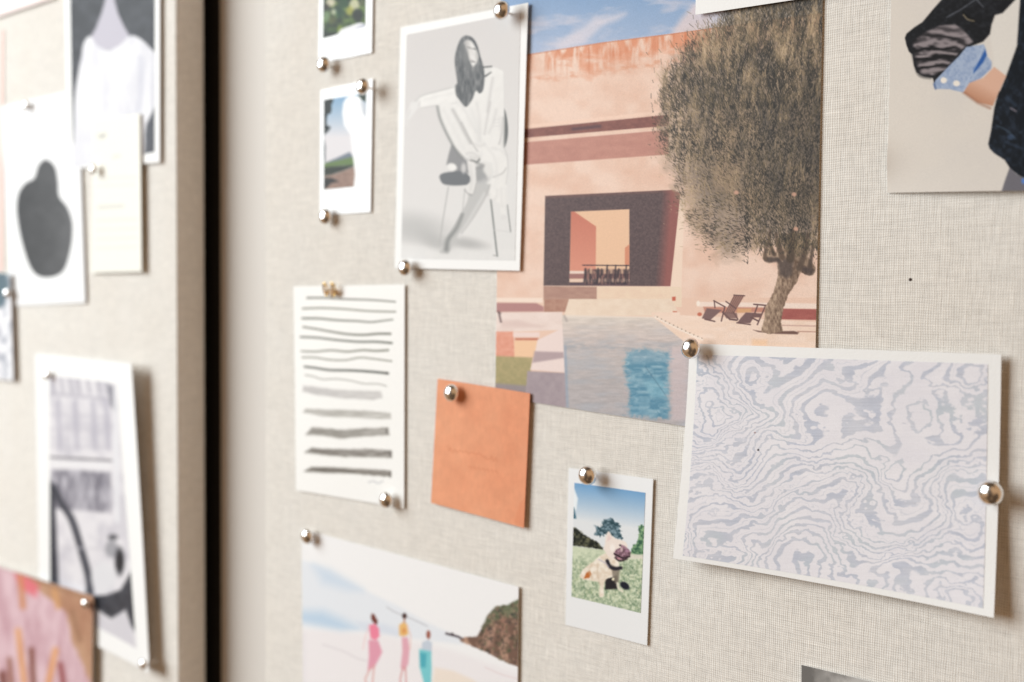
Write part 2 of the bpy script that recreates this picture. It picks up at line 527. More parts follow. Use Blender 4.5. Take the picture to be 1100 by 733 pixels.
# right terrace with band
cv.poly(Ze((160, 500), (160, 517), (260, 520), (995, 560), (995, 760), (300, 760), (0, 520), (0, 500)), lambda X, Y: mix((248, 226, 212), (240, 212, 192), fbm(X / 14, Y / 4, 3, 41)), .8)
cv.poly(Ze((270, 442), (960, 452), (960, 482), (270, 470)), (244, 224, 212), 1)
cv.poly(Ze((290, 470), (640, 474), (640, 500), (300, 505)), (196, 130, 112), 1.2, .8)
cv.poly(Ze((480, 480), (560, 480), (560, 500), (480, 505)), (226, 180, 130), 1.2, .8)
cv.poly(Ze((700, 480), (960, 484), (960, 545), (700, 540)), lambda X, Y: mix((166, 92, 88), (186, 112, 104), fbm(X / 6, Y / 3, 3, 9)), .8)
cv.poly(Ze((730, 572), (960, 576), (960, 582), (730, 577)), (202, 166, 156), .7)
cv.poly(Ze((820, 606), (960, 610), (960, 614), (820, 611)), (186, 140, 126), .7)
cv.poly(Ze((565, 652), (650, 655), (650, 690), (565, 690)), (246, 204, 166), 2.6, .7)
cv.ell(Ze((270, 512))[0], (2.4, 2), (206, 120, 96), .8)
cv.ell(Ze((262, 452))[0], (2, 3), (250, 238, 226), .8)
# dotted rope edge
for k in range(24):
    t = k / 23
    x = 704 + t * 50; y = 339.5 + t * 24 + 3 * t * (1 - t)
    cv.ell((x, y), (.75, .75), (176, 156, 142) if k % 2 else (236, 222, 208), .5)
    cv.ell((x + .3, y + 1.6), (.9, .7), (250, 240, 230), .6)
# loungers
wood = (112, 84, 84)
cv.poly(Ze((462, 405), (522, 408), (460, 512), (415, 500)), (182, 140, 126), .5)
for k in range(5):
    cv.line(Ze((468 + k * 12, 405), (415 + k * 11, 505)), wood, .8, .4)
cv.line(Ze((462, 404), (524, 408)), wood, 1.1, .4); cv.line(Ze((418, 440), (475, 480)), wood, 1.3, .4); cv.line(Ze((350, 436), (412, 470)), wood, 1.3, .4)
cv.line(Ze((352, 436), (356, 475)), wood, 1.2, .4); cv.line(Ze((412, 470), (392, 550)), wood, 1.4, .4)
cv.poly(Ze((310, 478), (395, 488), (330, 545), (282, 535)), (136, 108, 106), .6)
cv.line(Ze((400, 500), (440, 540), (480, 545)), wood, 1.8, .5); cv.line(Ze((460, 500), (485, 540)), wood, 1.4, .5); cv.line(Ze((300, 540), (355, 552)), wood, 1.4, .5)
cv.poly(Ze((400, 500), (480, 505), (484, 535), (420, 535)), (128, 98, 96), .7, .8)
cv.poly(Ze((530, 502), (590, 505), (555, 562), (480, 562), (500, 535)), (130, 102, 102), .6)
cv.line(Ze((575, 456), (645, 462)), wood, 1.5, .4); cv.line(Ze((595, 465), (575, 520)), wood, 1.4, .5); cv.line(Ze((640, 465), (595, 570)), wood, 1.4, .5)
cv.line(Ze((480, 560), (555, 570)), wood, 1.3, .5); cv.line(Ze((560, 530), (600, 550)), wood, 1.6, .5); cv.poly(Ze((570, 505), (620, 508), (615, 530), (560, 530)), (128, 98, 96), .7)
# tree shadow and trunk
cv.poly(Ze((570, 600), (640, 610), (800, 606), (830, 615), (820, 625), (700, 622), (600, 612)), (122, 92, 84), .9)


def barkc(X, Y):
    n = fbm(X / 1.8, Y / 4, 4, 71)
    side = np.clip((X - 826 - (Y - 300) * -.12) / 26, 0, 1)
    c = mix((214, 188, 164), (108, 86, 72), n * 1.1 - .18 + side * .32)
    return c


tr = Ze((706, 205), (700, 120), (720, 60), (800, 50), (880, 60), (885, 150), (878, 190), (900, 215), (922, 262), (910, 290), (880, 295), (838, 275), (815, 335), (770, 400), (740, 480), (728, 560), (738, 612), (660, 622), (615, 612), (632, 540), (640, 470), (680, 400), (700, 340), (712, 290))
cv.poly(tr, barkc, .7, rough=.8, rs=.5)
cv.poly(Ze((706, 200), (800, 200), (790, 290), (760, 310), (720, 290)), (86, 74, 72), 2.5, .75)
cv.poly(Ze((800, 190), (870, 205), (905, 225), (922, 258), (905, 288), (872, 286), (840, 262), (810, 240)), barkc, 1.4, .95, sm=True, rough=1, rs=.4)
cv.poly(Ze((845, 240), (900, 250), (918, 268), (900, 292), (868, 288), (842, 265)), (78, 66, 66), 2.2, .75)
cv.poly(Ze((622, 190), (628, 165), (655, 145), (690, 160), (720, 175), (735, 215), (700, 208), (670, 220), (638, 214)), barkc, 1.2, .95, sm=True, rough=1, rs=.4)
cv.poly(Ze((628, 195), (660, 190), (720, 195), (730, 215), (660, 222), (638, 214)), (80, 68, 66), 1.6, .8)
cv.line(Ze((655, 75), (690, 160)), (190, 164, 140), 2.0, .8); cv.line(Ze((640, 95), (652, 150)), (196, 166, 140), 1.4, .8)
cv.line(Ze((760, 130), (810, 180)), (150, 128, 112), 3, 1.2); cv.line(Ze((850, 90), (835, 135)), (200, 170, 146), 2, 1)


# crown: soft clump underpainting then thousands of twig strokes
crown = [(900, -140), (900, 268), (884, 270), (872, 271), (860, 274), (850, 272), (840, 262), (832, 256), (824, 256), (808, 268), (795, 272), (778, 274), (762, 266), (748, 252), (736, 240),
         (731, 222), (728, 200), (722, 180), (712, 160), (707, 138), (712, 118), (712, 96), (716, 78), (728, 72), (738, 52), (752, 36), (766, 30), (776, 20), (790, 0), (810, -40), (840, -80)]


def crownc(X, Y):
    n = fbm(X / 14 + fbm(X / 40, Y / 40, 2, 3) * 2, Y / 34, 4, 81)
    c = mix((150, 130, 106), (86, 80, 74), (n - .3) * 2.4)
    low = np.clip((np.hypot((X - 850) / 110, (Y - 170) / 105)), 0, 1.2)
    edge = np.clip((low - .55) * 1.5, 0, 1)
    c = c * (1 - .55 * edge[..., None]) + np.array((182, 160, 138)) * .55 * edge[..., None]
    core = np.clip(1.0 - np.hypot((X - 850) / 60, (Y - 175) / 75), 0, 1)
    return c * (1 - .5 * core[..., None]) + np.array((78, 76, 72)) * .5 * core[..., None]


cv.poly(crown, crownc, 13, .6, rough=12, rs=.1)
cv.poly([(760, 50), (800, 10), (900, -40), (900, 240), (840, 240), (760, 215), (735, 150)], crownc, 14, .55)
from_p = np.array(smooth_pts(crown))


def inside(x, y, P):
    r = False
    for i in range(len(P)):
        ax, ay = P[i - 1]; bx, by = P[i]
        if (ay > y) != (by > y) and x < (bx - ax) * (y - ay) / (by - ay) + ax: r = not r
    return r


pal = [(204, 180, 148), (178, 154, 122), (152, 132, 104), (128, 112, 88), (100, 89, 72), (78, 71, 60), (62, 58, 52), (50, 48, 46), (114, 102, 82), (132, 120, 100)]
cr = np.array(crown); k = 0
while k < 30000:
    x = random.uniform(694, 886); y = random.uniform(-60, 284)
    wsp = 11 if random.random() < .22 else 4
    if not inside(x + random.gauss(0, wsp), y + random.gauss(0, wsp), cr): continue
    if x < 800 and y > 175 and random.random() < .45: continue
    k += 1
    rr = math.hypot((x - 850) / 110, (y - 160) / 120)
    strand = float(fbm(np.array((x + y * .12) / 4.5), np.array(y / 30), 3, 91)); cl = float(fbm(np.array(x / 16), np.array(y / 22), 2, 95))
    b = (strand - .5) * 3.0 + (cl - .5) * 1.8 + .30 * (1 - rr) + .30 + random.gauss(0, .5) + (.2 if y > 110 and x > 760 else 0) - (.08 if y < 60 else 0) - (.45 if y > 180 and x < 800 else 0) + .35 * math.exp(-((x - 850) / 42) ** 2 - ((y - 165) / 75) ** 2)
    ci = 0 if b < -.95 else 1 if b < -.65 else 2 if b < -.35 else random.choice((3, 8)) if b < -.05 else random.choice((4, 9)) if b < .18 else 4 if b < .38 else 5 if b < .62 else 6 if b < .95 else 7
    ang = math.radians(90 + (850 - x) * .17 + max(0, y - 150) * (1 if x < 800 else .25) * .55 + random.gauss(0, 22))
    ln = random.uniform(1.2, 5.0) * (1.3 if y < 120 else .7)
    dx, dy_ = math.cos(ang) * ln, -math.sin(ang) * ln
    c = np.array(pal[ci], float) + random.uniform(-8, 8)
    cv.line([(x, y), (x + dx * .5 + random.uniform(-.5, .5), y + dy_ * .5), (x + dx, y + dy_)], c, random.uniform(.3, .7), .3, random.uniform(.45, .95))
for k in range(260):                      # longer pale sprays
    x = random.uniform(725, 882); y = random.uniform(0, 235)
    if not inside(x, y, cr): continue
    a0 = 90 + (850 - x) * .15 + random.gauss(0, 10); P_ = [(x, y)]
    for q_ in range(5):
        a0 += random.gauss(0, 9); P_.append((P_[-1][0] + math.cos(math.radians(a0)) * 3.4, P_[-1][1] - math.sin(math.radians(a0)) * 3.4))
    cv.line(P_, random.choice(pal[:4]), .7, .4, random.uniform(.25, .6))
for pts_, c_, w_, w2_ in (((668, 40), (660, 90), (672, 140), (690, 175)), (92, 76, 66), 2.0, 4.4), (((700, 60), (712, 120), (735, 190)), (104, 86, 74), 3.0, 6.0), (((800, 40), (790, 110), (780, 200)), (88, 74, 64), 4.0, 9.0), (
        ((880, 60), (868, 130), (850, 200), (830, 250)), (96, 80, 70), 2.6, 7.0), (((655, 110), (640, 160), (640, 200)), (110, 92, 80), 3.0, 4.0), (((905, 120), (900, 180), (890, 240)), (90, 76, 68), 2.0, 5.0):
    cv.line(Ze(*pts_), c_, w_, 1.0, .85, True, w2=w2_)
for k in range(420):
    x = random.uniform(812, 884); y = random.gauss(262, 6)
    cv.line([(x, y), (x + random.uniform(-2, 2), y - random.uniform(1, 4))], random.choice(pal[2:8]), .6, .35, .8)
for (x, y) in ((791, 207), (853, 209), (855, 246)):
    cv.ell((x, y), (2.6, 2.2), (214, 168, 146), 1, .9)
# print fade: magazine ink never reaches black
lum_ = cv.a.mean(-1, keepdims=True)
cv.a = 255 * (np.clip((cv.a * .93 + lum_ * .07) / 255, 0, 1)) ** 1.08
page, page_sh = make_print('magazine_page', 'large magazine page with a terracotta house, blue pool and grey-green olive tree', 'magazine page',
    [(538, -30), (886, -110), (874, 480), (532, 426)], L0(.6 * mm, bot=.35 * mm, rt=.3 * mm), cv, dens=1.95, ink=ink_page, th=.00015, n=48, gain=1.0)

# ================================================================== 2. black-and-white woman on chair
cv = Canvas(418, -5, 575, 300, 2.6, (224, 221, 221))
a1 = Z(425, 20, 7.333); a2 = Z(425, 110, 7.333); a3 = Z(425, 200, 7.333)
cv.everywhere(np.ones_like(cv.X), lambda X, Y: mix((216, 213, 213), (229, 228, 228), (Y - 20) / 240 + (X - 490) / 300))
cv.ell((446, 246), (34, 15), (190, 190, 190), 12, .75, .15); cv.ell((470, 262), (18, 8), (186, 186, 186), 6, .7, .5)
cv.ell((502, 262), (20, 6), (182, 182, 182), 5, .8, .18)
cv.poly([(430, 262), (470, 268), (555, 268), (555, 282), (430, 282)], (236, 235, 235), 5, .6)
body = (238, 237, 236)
# rear chair legs
cv.line(a3((415, 10), (372, 270), (345, 460)), (188, 188, 188), 1.3, .6); cv.line(a3((545, 20), (527, 200)), (196, 196, 196), 1.1, .6)
cv.line(a3((880, 150), (906, 362)), (150, 152, 152), 1.3, .5); cv.line(a3((750, 110), (800, 552)), (132, 136, 136), 1.7, .5)
cv.line(a3((770, 545), (800, 552)), (170, 170, 170), 1.1, .6); cv.line(a3((770, 345), (905, 362)), (214, 214, 214), .8, .6)
# chair back
cv.poly(a2((848, 50), (870, 90), (884, 180), (884, 260), (868, 335), (845, 355), (835, 200)), (112, 115, 115), .8, sm=True)
# dress and torso
cv.poly([(489, 94), (500, 86), (521, 76), (529, 72.5), (537, 75), (541, 82), (541.5, 130), (541, 158), (544, 170), (545.5, 186), (544, 200), (541, 216), (528, 214), (516, 190), (506, 166), (492, 140), (484, 108)], body, .9, sm=True)
cv.poly(a3((740, 0), (880, 0), (872, 180), (858, 265), (830, 240), (815, 110), (745, 95)), (238, 237, 236), 1.2)
cv.ell(a3((850, 245))[0], (3.2, 3), (222, 221, 221), 1, .8)
cv.line(a1((765, 470), (740, 620), (725, 733)), (206, 204, 204), 2.6, 1.5, .8, True); cv.line(a2((745, 0), (725, 110), (700, 250)), (204, 202, 202), 2.2, 1.4, .8, True)
cv.line(a2((600, 60), (640, 200), (650, 310)), (224, 222, 221), 4, 2.5, .8, True)
for y in (140, 165, 190): cv.line(a2((770, y), (820, y - 6)), (218, 216, 216), .8, .6)
cv.line([(541.6, 82), (541.8, 158)], (214, 213, 213), .9, .8, .6)
# arm resting out to the left with hanging hand
cv.poly(a1((480, 535), (400, 555), (300, 580), (205, 608), (165, 640), (140, 700), (180, 705), (250, 690), (400, 665), (500, 660)), (240, 239, 238), .8, sm=True)
cv.poly(a2((120, 0), (180, -10), (195, 20), (150, 80), (120, 120), (100, 150), (108, 230), (98, 228), (80, 180), (78, 120), (100, 60)), (229, 227, 227), .9)
cv.line(a2((115, 60), (92, 130), (100, 225)), (204, 202, 202), .9, .7, .7, True); cv.line(a1((190, 650), (185, 700)), (206, 204, 204), 1.4, 1, .7)
cv.line(a1((200, 706), (330, 688), (480, 664)), (206, 205, 205), 1.2, 1, .7, True)
# raised knee and shin
cv.poly(a2((440, 330), (480, 360), (560, 455), (575, 560), (480, 560), (400, 490), (415, 420)), (150, 150, 153), 1.2)
cv.poly(a2((325, 30), (350, 5), (400, -20), (450, 30), (520, 160), (590, 310), (650, 390), (610, 460), (540, 445), (480, 375), (420, 285), (360, 160)), (236, 235, 234), .9, sm=True)
cv.line(a2((330, 35), (348, 120), (385, 210), (430, 300), (480, 385), (530, 440)), (138, 140, 140), 2.4, 1.4, .9, True)
cv.line(a2((450, 60), (500, 150), (545, 240), (590, 320)), (184, 183, 183), 2.6, 2.0, .9, True)
# seat
cv.poly(a2((345, 590), (365, 562), (430, 548), (530, 545), (588, 590), (592, 640), (520, 655), (430, 655), (370, 640)), (116, 119, 124), .8, sm=True)
cv.ell(a2((445, 510))[0], (5.2, 3.8), (242, 241, 240), 1.2, 1, .4)
cv.ell(a2((535, 520))[0], (2.6, 5.4), (206, 205, 206), 1.4)
# shaded skirt underside
cv.ell(a2((675, 570))[0], (9, 11), (160, 161, 163), 4.5, .9, .4)
cv.poly(a2((700, 470), (760, 480), (770, 560), (730, 600), (690, 540)), (226, 225, 224), 2.2)
cv.poly(a2((610, 650), (700, 600), (740, 733), (600, 733)), (196, 196, 197), 3, .8)
# lower leg reaching the floor
cv.poly(a3((600, 10), (740, -10), (690, 110), (610, 240), (530, 340), (470, 420), (425, 520), (395, 535), (345, 520), (385, 470), (400, 410), (500, 240), (560, 130)), (198, 198, 198), 1.3, sm=True)
cv.line(a3((525, 225), (480, 330), (415, 420), (400, 500)), (140, 142, 142), 3.0, 1.8, .85, True, w2=5.0)
cv.line(a3((700, 60), (600, 230), (500, 400)), (222, 222, 222), 2.2, 1.8, .8)
# clasped hands and other foot
cv.poly(a2((560, 400), (640, 380), (690, 400), (660, 460), (600, 470), (560, 450)), (234, 232, 231), 1, sm=True)
cv.line(a2((595, 458), (640, 470), (660, 450)), (96, 98, 98), 2.0, 1.0, .8, True); cv.line(a2((640, 480), (690, 500), (640, 520)), (130, 130, 131), 2.4, 1.6, .6)
cv.poly(a2((575, 480), (620, 478), (632, 560), (632, 640), (610, 720), (575, 715), (560, 660), (590, 610)), (232, 230, 229), 1, sm=True)
cv.line(a2((545, 690), (570, 720), (600, 733)), (150, 150, 150), 1.0, .8, .7, True)
# hair and face
hair = lambda X, Y: mix((92, 95, 99), (142, 143, 145), (fbm(X / 1.6, Y / 7, 4, 3) - .3) * 1.9)
cv.poly(a1((555, 134), (610, 155), (645, 215), (668, 300), (690, 370), (702, 460), (690, 560), (660, 592), (632, 570), (600, 645), (552, 697), (500, 640), (474, 600), (470, 530), (485, 500), (465, 350), (475, 260), (510, 165)), hair, .8, sm=True)
cv.poly(a1((528, 200), (560, 168), (600, 182), (632, 235), (652, 300), (640, 345), (610, 382), (588, 350), (565, 290), (535, 250)), lambda X, Y: mix((176, 174, 174), (232, 230, 229), (X - 498) / 9), 1.3, sm=True)
cv.poly(a1((515, 190), (545, 205), (560, 260), (575, 320), (600, 385), (560, 400), (530, 330), (512, 250)), (120, 122, 124), 1.6, .85)
cv.ell(a1((640, 300))[0], (1.6, 7), (176, 175, 175), 1.8, .6, -.15); cv.line(a1((612, 240), (626, 244)), (130, 129, 129), 1.0, .6, .7)
cv.line(a1((594, 338), (622, 342)), (120, 117, 117), 1.5, .7, .8); cv.line(a1((566, 226), (590, 232)), (128, 127, 127), 1.3, .7, .7); cv.line(a1((608, 236), (630, 240)), (128, 127, 127), 1.2, .7, .7)
cv.ell(a1((552, 300))[0], (2.6, 6.5), (134, 135, 137), 1.8, .8); cv.line(a1((575, 232), (602, 240)), (170, 168, 168), 1.2, .7, .8); cv.line(a1((580, 320), (605, 330)), (188, 184, 184), 1.2, .8, .7)
cv.line(a1((600, 255), (612, 290)), (204, 202, 202), .9, .7, .8); cv.line(a1((612, 380), (605, 400)), (170, 169, 169), 2.5, 1.6, .6)
cv.line(a1((690, 385), (755, 378)), (86, 88, 90), 1.4, .6); cv.line(a1((706, 455), (752, 424)), (78, 80, 82), 1.8, .7, w2=.9)
cv.poly(a1((700, 392), (760, 386), (740, 420), (705, 445)), (228, 227, 226), .8, .9)
tone = (fbm(cv.X / 3.2 + cv.Y / 9, cv.Y / 7, 4, 77) - .5)[..., None] * 7
whitepart = np.clip((cv.a - 226) / 8, 0, 1)
cv.a = cv.a + whitepart * (tone - 4)
for p_, w_ in ((a2((480, 372), (545, 440), (600, 462)), 1.3), (a2((635, 640), (612, 722), (580, 722)), 1.0), (a2((520, 160), (590, 300), (645, 385)), 1.2), (a3((745, -10), (700, 100), (610, 250), (520, 370)), 1.2), (a2((845, 120), (838, 240), (815, 330)), 1.2), (a2((770, 590), (840, 560), (870, 520)), 1.0), (a1((160, 650), (205, 610), (320, 576), (470, 538)), .9)):
    cv.line(p_, (176, 175, 175), w_, 1.1, .7, True)
for p_, c_, w_ in ((a2((640, 10), (660, 130), (665, 300)), 214, 2.6), (a2((790, 60), (770, 160), (735, 240)), 208, 2.2), (a2((820, 120), (835, 300), (845, 350)), 214, 2.0), (a2((760, 360), (830, 380), (872, 420)), 216, 1.6),
                   (a2((700, 330), (780, 440), (800, 600)), 220, 2.0), (a2((380, 60), (450, 200), (540, 370)), 222, 2.4), (a1((230, 640), (330, 615), (450, 590)), 222, 1.6), (a2((560, 90), (600, 180), (640, 240)), 218, 2.4),
                   (a1((480, 650), (520, 690), (550, 733)), 214, 1.6), (a2((620, 330), (660, 345), (700, 330)), 206, 1.4), (a2((560, 405), (600, 400), (640, 420)), 196, 1.2), (a2((590, 430), (630, 440), (660, 430)), 190, 1.1),
                   (a3((800, 30), (790, 100), (740, 105)), 214, 1.2), (a3((830, 20), (838, 160)), 218, 1.4), (a3((868, 20), (866, 180)), 222, 1.2), (a2((585, 500), (600, 600), (590, 690)), 206, 1.6)):
    cv.line(p_, (c_, c_ - 1, c_ - 1), w_, 2.0, .62, True)
cv.line(a2((855, 355), (878, 420), (884, 520), (870, 640)), (206, 205, 205), 1.0, 1.0, .8, True)
cv.a = 255 * (np.clip(cv.a, 0, 255) / 255) ** 1.12
make_print('photo_print', 'black-and-white photo print of a woman with long dark hair sitting on a chair', 'photo print',
    [(430.3, 29.5), (567.3, 3), (558.2, 291), (424, 288)], L0(2.2 * mm, rt=.5 * mm, bow=.5 * mm, bl=-.6 * mm), cv,
    img=[(437, 37.5), (559.6, 13.2), (553.4, 280), (431, 278)], dens=1.8, ink=ink_satin, group='pinned photographs', gain=1.0)

# ================================================================== 3. instant photos
GI = 'instant film photographs'
cv = Canvas(335, -85, 410, 75, 2, (60, 84, 48))
i1 = Z(330, 0, 9.165)
cv.everywhere(np.ones_like(cv.X), lambda X, Y: mix((36, 54, 38), (124, 148, 84), (fbm(X / 5, Y / 6, 4, 3) - .3) * 2.2))
for p, r, c in (((230, 25), (5, 4.5), (222, 214, 200)), ((465, 50), (5.5, 6.5), (228, 226, 196)), ((265, 118), (3.2, 3.2), (206, 210, 190)), ((420, 110), (4, 5), (186, 186, 96)), ((190, 165), (3.5, 6), (136, 160, 130)),
                ((320, 300), (3, 5), (150, 168, 62)), ((250, 200), (4, 4), (104, 110, 66)), ((320, 120), (4, 7), (34, 82, 58)), ((240, 300), (6, 4), (76, 104, 52)), ((540, 20), (2.5, 4), (120, 124, 90)), ((360, 20), (5, 6), (44, 92, 56)),
                ((190, 70), (3, 3), (62, 50, 40)), ((230, 345), (8, 2.5), (28, 34, 28)), ((500, 150), (6, 7), (34, 46, 36))):
    cv.ell(i1(p)[0], r, c, 2.0, .85)
cv.poly(i1((150, 385), (290, 345), (330, 292), (380, 270), (440, 250), (500, 228), (545, 225), (600, 270), (600, 420), (150, 420)), (240, 241, 246), .9)
cv.poly(i1((480, 280), (560, 230), (575, 265), (520, 275)), (186, 190, 206), 1.4, .8)
cv.a = 255 * (np.clip(cv.a, 0, 255) / 255) ** 1.3
make_print('instant_photo', 'instant photo of green leaves and pale flowers above white cloth', 'instant photo',
    [(343.5, -70), (401.5, -92), (399.3, 56.8), (342, 68.5)], L0(.7 * mm, rt=.7 * mm), cv, img=[(348, -55), (393.5, -73), (392.6, 29), (347, 41.5)], paper=paper_gloss, ink=ink_satin, part='film_frame', group=GI, th=.0005, dens=1.2, gain=1.0)

cv = Canvas(340, 92, 402, 212, 2, (215, 218, 226))
i2 = Z(330, 75, 9.165); i3 = Z(330, 150, 7.72)
cv.everywhere(np.ones_like(cv.X), lambda X, Y: mix((142, 180, 212), (230, 228, 232), (Y - 100) / 48))
cv.poly(i2((150, 285), (255, 285), (245, 330), (232, 430), (200, 445), (190, 540), (226, 572), (205, 615), (170, 640), (165, 733), (150, 733)), (30, 44, 46), .9, rough=1)
cv.poly(i3((100, 0), (140, 0), (150, 60), (148, 180), (100, 200)), (60, 74, 82), 1.2)
cv.poly(i3((130, 200), (250, 150), (350, 104), (400, 160), (140, 210)), (136, 146, 160), 1.2)
cv.poly(i3((130, 200), (270, 170), (370, 145), (428, 190), (415, 220), (300, 215), (130, 240)), (122, 146, 96), 1.2)
cv.poly(i3((130, 235), (200, 225), (330, 215), (420, 210), (300, 260), (200, 295), (130, 305)), (52, 62, 50), 1.6)
cv.poly(i3((130, 310), (240, 285), (400, 222), (420, 250), (390, 420), (130, 430)), lambda X, Y: mix((186, 162, 150), (150, 126, 116), fbm(X / 3, Y / 2, 3, 5)), 1.2)
cv.poly(i3((125, 318), (200, 320), (262, 345), (200, 362), (160, 400), (125, 425)), (46, 42, 44), 1.6)
cv.poly(i2((355, 330), (385, 275), (440, 250), (520, 262), (560, 330), (600, 600), (600, 1400), (430, 1400), (470, 1030), (425, 640), (362, 545), (345, 430)), (250, 252, 255), 1.3)
cv.poly(i2((500, 250), (585, 230), (580, 320), (540, 300)), (58, 74, 58), 1.2)
cv.poly(i2((520, 310), (585, 320), (585, 480), (545, 430)), (205, 210, 218), 1.5, .8)
cv.a = 255 * (np.clip(cv.a, 0, 255) / 255) ** 1.3
make_print('instant_photo', 'instant photo of a bleached white figure on a path under pale blue sky', 'instant photo',
    [(344.3, 97), (400.3, 84.5), (398, 228), (343.6, 231.5)], L0(.7 * mm, rt=.7 * mm), cv, img=[(348, 107.5), (393.5, 100), (391.7, 199.5), (348, 204)], paper=paper_gloss, ink=ink_satin, part='film_frame', group=GI, th=.0005, dens=1.3, gain=1.0)

cv = Canvas(605, 505, 705, 670, 2.6, (210, 220, 230))
dA = Z(605, 510, 8.14); dB = Z(605, 590, 6.66)
cv.everywhere(np.ones_like(cv.X), lambda X, Y: mix((112, 162, 208), (228, 232, 236), (Y - 517 - (X - 617) * .14) / 42))
cv.poly(dA((60, 90), (98, 125), (128, 210), (116, 300), (100, 330), (60, 330)), (242, 248, 252), 1.2, .95)
cv.poly(dA((60, 290), (96, 285), (114, 384), (60, 386)), (44, 98, 120), .9)


def foliage(c0, c1, s=3, seed=1):
    return lambda X, Y: mix(c0, c1, (fbm(X / s, Y / s, 4, seed) - .3) * 2.3)


cv.poly(dA((268, 520), (290, 490), (275, 440), (330, 460), (350, 400), (420, 380), (450, 410), (490, 425), (500, 480), (525, 575), (460, 560), (400, 520), (330, 545)), foliage((44, 72, 82), (140, 164, 178), 2, 5), .8, rough=2.6, rs=.5)
cv.poly(dA((60, 450), (120, 470), (180, 520), (240, 560), (300, 590), (345, 640), (350, 662), (250, 645), (60, 615)), foliage((26, 30, 26), (104, 104, 82), 2.4, 6), .9, rough=1.2, rs=.5)
cv.poly(dA((585, 700), (610, 620), (640, 600), (665, 520), (655, 450), (690, 440), (740, 460), (740, 720)), foliage((56, 96, 74), (150, 184, 140), 2, 8), .9, rough=1.8, rs=.5)
cv.poly([(605, 585.5), (632, 589), (650, 591), (700, 598), (700, 680), (605, 680)], lambda X, Y: mix((214, 222, 196), (128, 150, 122), (fbm(X / 2.4, Y / 2.0, 4, 9) - .32) * 2.1 * np.clip((Y - 586) / 24, .15, 1)), .9)
cv.poly(dA((600, 700), (740, 700), (740, 740), (560, 735)), (226, 218, 208), 1.5, .8)
for k in range(700):
    x = random.uniform(608, 694); y = random.uniform(603, 664)
    c = random.choice([(96, 128, 98), (120, 146, 112), (206, 212, 176), (226, 224, 196), (170, 186, 146), (84, 112, 92)])
    cv.line([(x, y), (x + random.uniform(-1.4, 1.4), y - random.uniform(1, 3.2))], c, random.uniform(.5, .9), .5, .6)
fur = lambda X, Y: mix((246, 238, 226), (224, 206, 186), (fbm(X / 4, Y / 4, 3, 4) - .3) * 1.8)
cv.ell(dB((440, 262))[0], (5.6, 3.6), (28, 32, 44), 1, 1, .6)
cv.poly(dB((300, 210), (385, 190), (392, 285), (300, 290)), (40, 36, 40), 1.2)
cv.poly(dB((270, 45), (330, 30), (385, 70), (400, 120), (370, 190), (310, 215), (290, 260), (290, 335), (258, 335), (262, 245), (215, 228), (150, 218), (120, 195), (150, 140), (215, 90)), fur, .9, sm=True)
cv.poly(dB((345, 110), (405, 140), (398, 235), (372, 245), (352, 195)), (132, 122, 110), 1.4, .85)
cv.ell(dB((357, 215))[0], (1.4, 1.6), (236, 228, 200), .7)
cv.line(dB((388, 245), (398, 285), (425, 302)), (228, 224, 206), 2.4, .9, 1, True)
cv.poly(dB((146, 212), (165, 170), (190, 155), (203, 180), (185, 207)), (192, 112, 58), .9)
cv.line(dB((315, 85), (335, 125), (370, 140), (412, 135)), (40, 38, 48), 3.8, .8, 1, True)
cv.line(dB((255, 75), (300, 100), (325, 128)), (186, 178, 190), 1.3, .8, .8, True)
cv.poly(dA((365, 610), (372, 540), (398, 497), (430, 540), (470, 565), (540, 585), (560, 640), (500, 720), (430, 735), (385, 700), (355, 650)), (240, 228, 220), .9, sm=True)
cv.poly(dA((378, 590), (398, 520), (425, 560)), (232, 206, 204), 1, .7)
muz = lambda X, Y: mix((172, 136, 152), (98, 70, 82), (fbm(X / 1.7, Y / 1.7, 3, 2) - .3) * 2.4)
cv.poly(dA((442, 690), (462, 655), (500, 640), (512, 612), (540, 625), (575, 655), (592, 680), (585, 712), (560, 735), (520, 750), (470, 745)), muz, .8)
cv.line(dA((446, 692), (470, 702), (500, 722), (540, 728), (580, 716)), (40, 28, 34), 1.6, .6, 1, True)
cv.ell(dA((512, 655))[0], (1.3, 2.2), (206, 180, 184), .8); cv.ell(dA((556, 668))[0], (2.2, 1.4), (168, 128, 150), .8); cv.ell(dA((480, 735))[0], (2.2, 1.1), (206, 150, 160), .8)
cv.line(dB((372, 62), (405, 85), (455, 72)), (44, 32, 36), 1.6, .8, 1, True)
cv.ell(dA((498, 618))[0], (1.1, 1.0), (54, 38, 44), .6); cv.ell(dA((430, 640))[0], (2.6, 4), (250, 244, 238), 1.2, .8)
cv.line(dB((250, 110), (245, 180), (262, 250)), (206, 184, 160), 1.6, 1.2, .6, True); cv.line(dB((205, 110), (185, 160), (210, 205)), (208, 188, 164), 1.6, 1.2, .6, True)
make_print('instant_photo', 'instant photo of a pale dog with dark muzzle sitting on grass under a blue sky', 'instant photo',
    [(611, 503), (701.6, 515), (695, 693.7), (607.5, 671.5)], L0(.7 * mm, rt=.7 * mm), cv, img=[(617.2, 518.7), (693.4, 529.5), (688.3, 658.8), (614, 641)], paper=paper_gloss, ink=ink_satin, part='film_frame', group=GI, th=.0005, dens=2.0, gain=1.0)

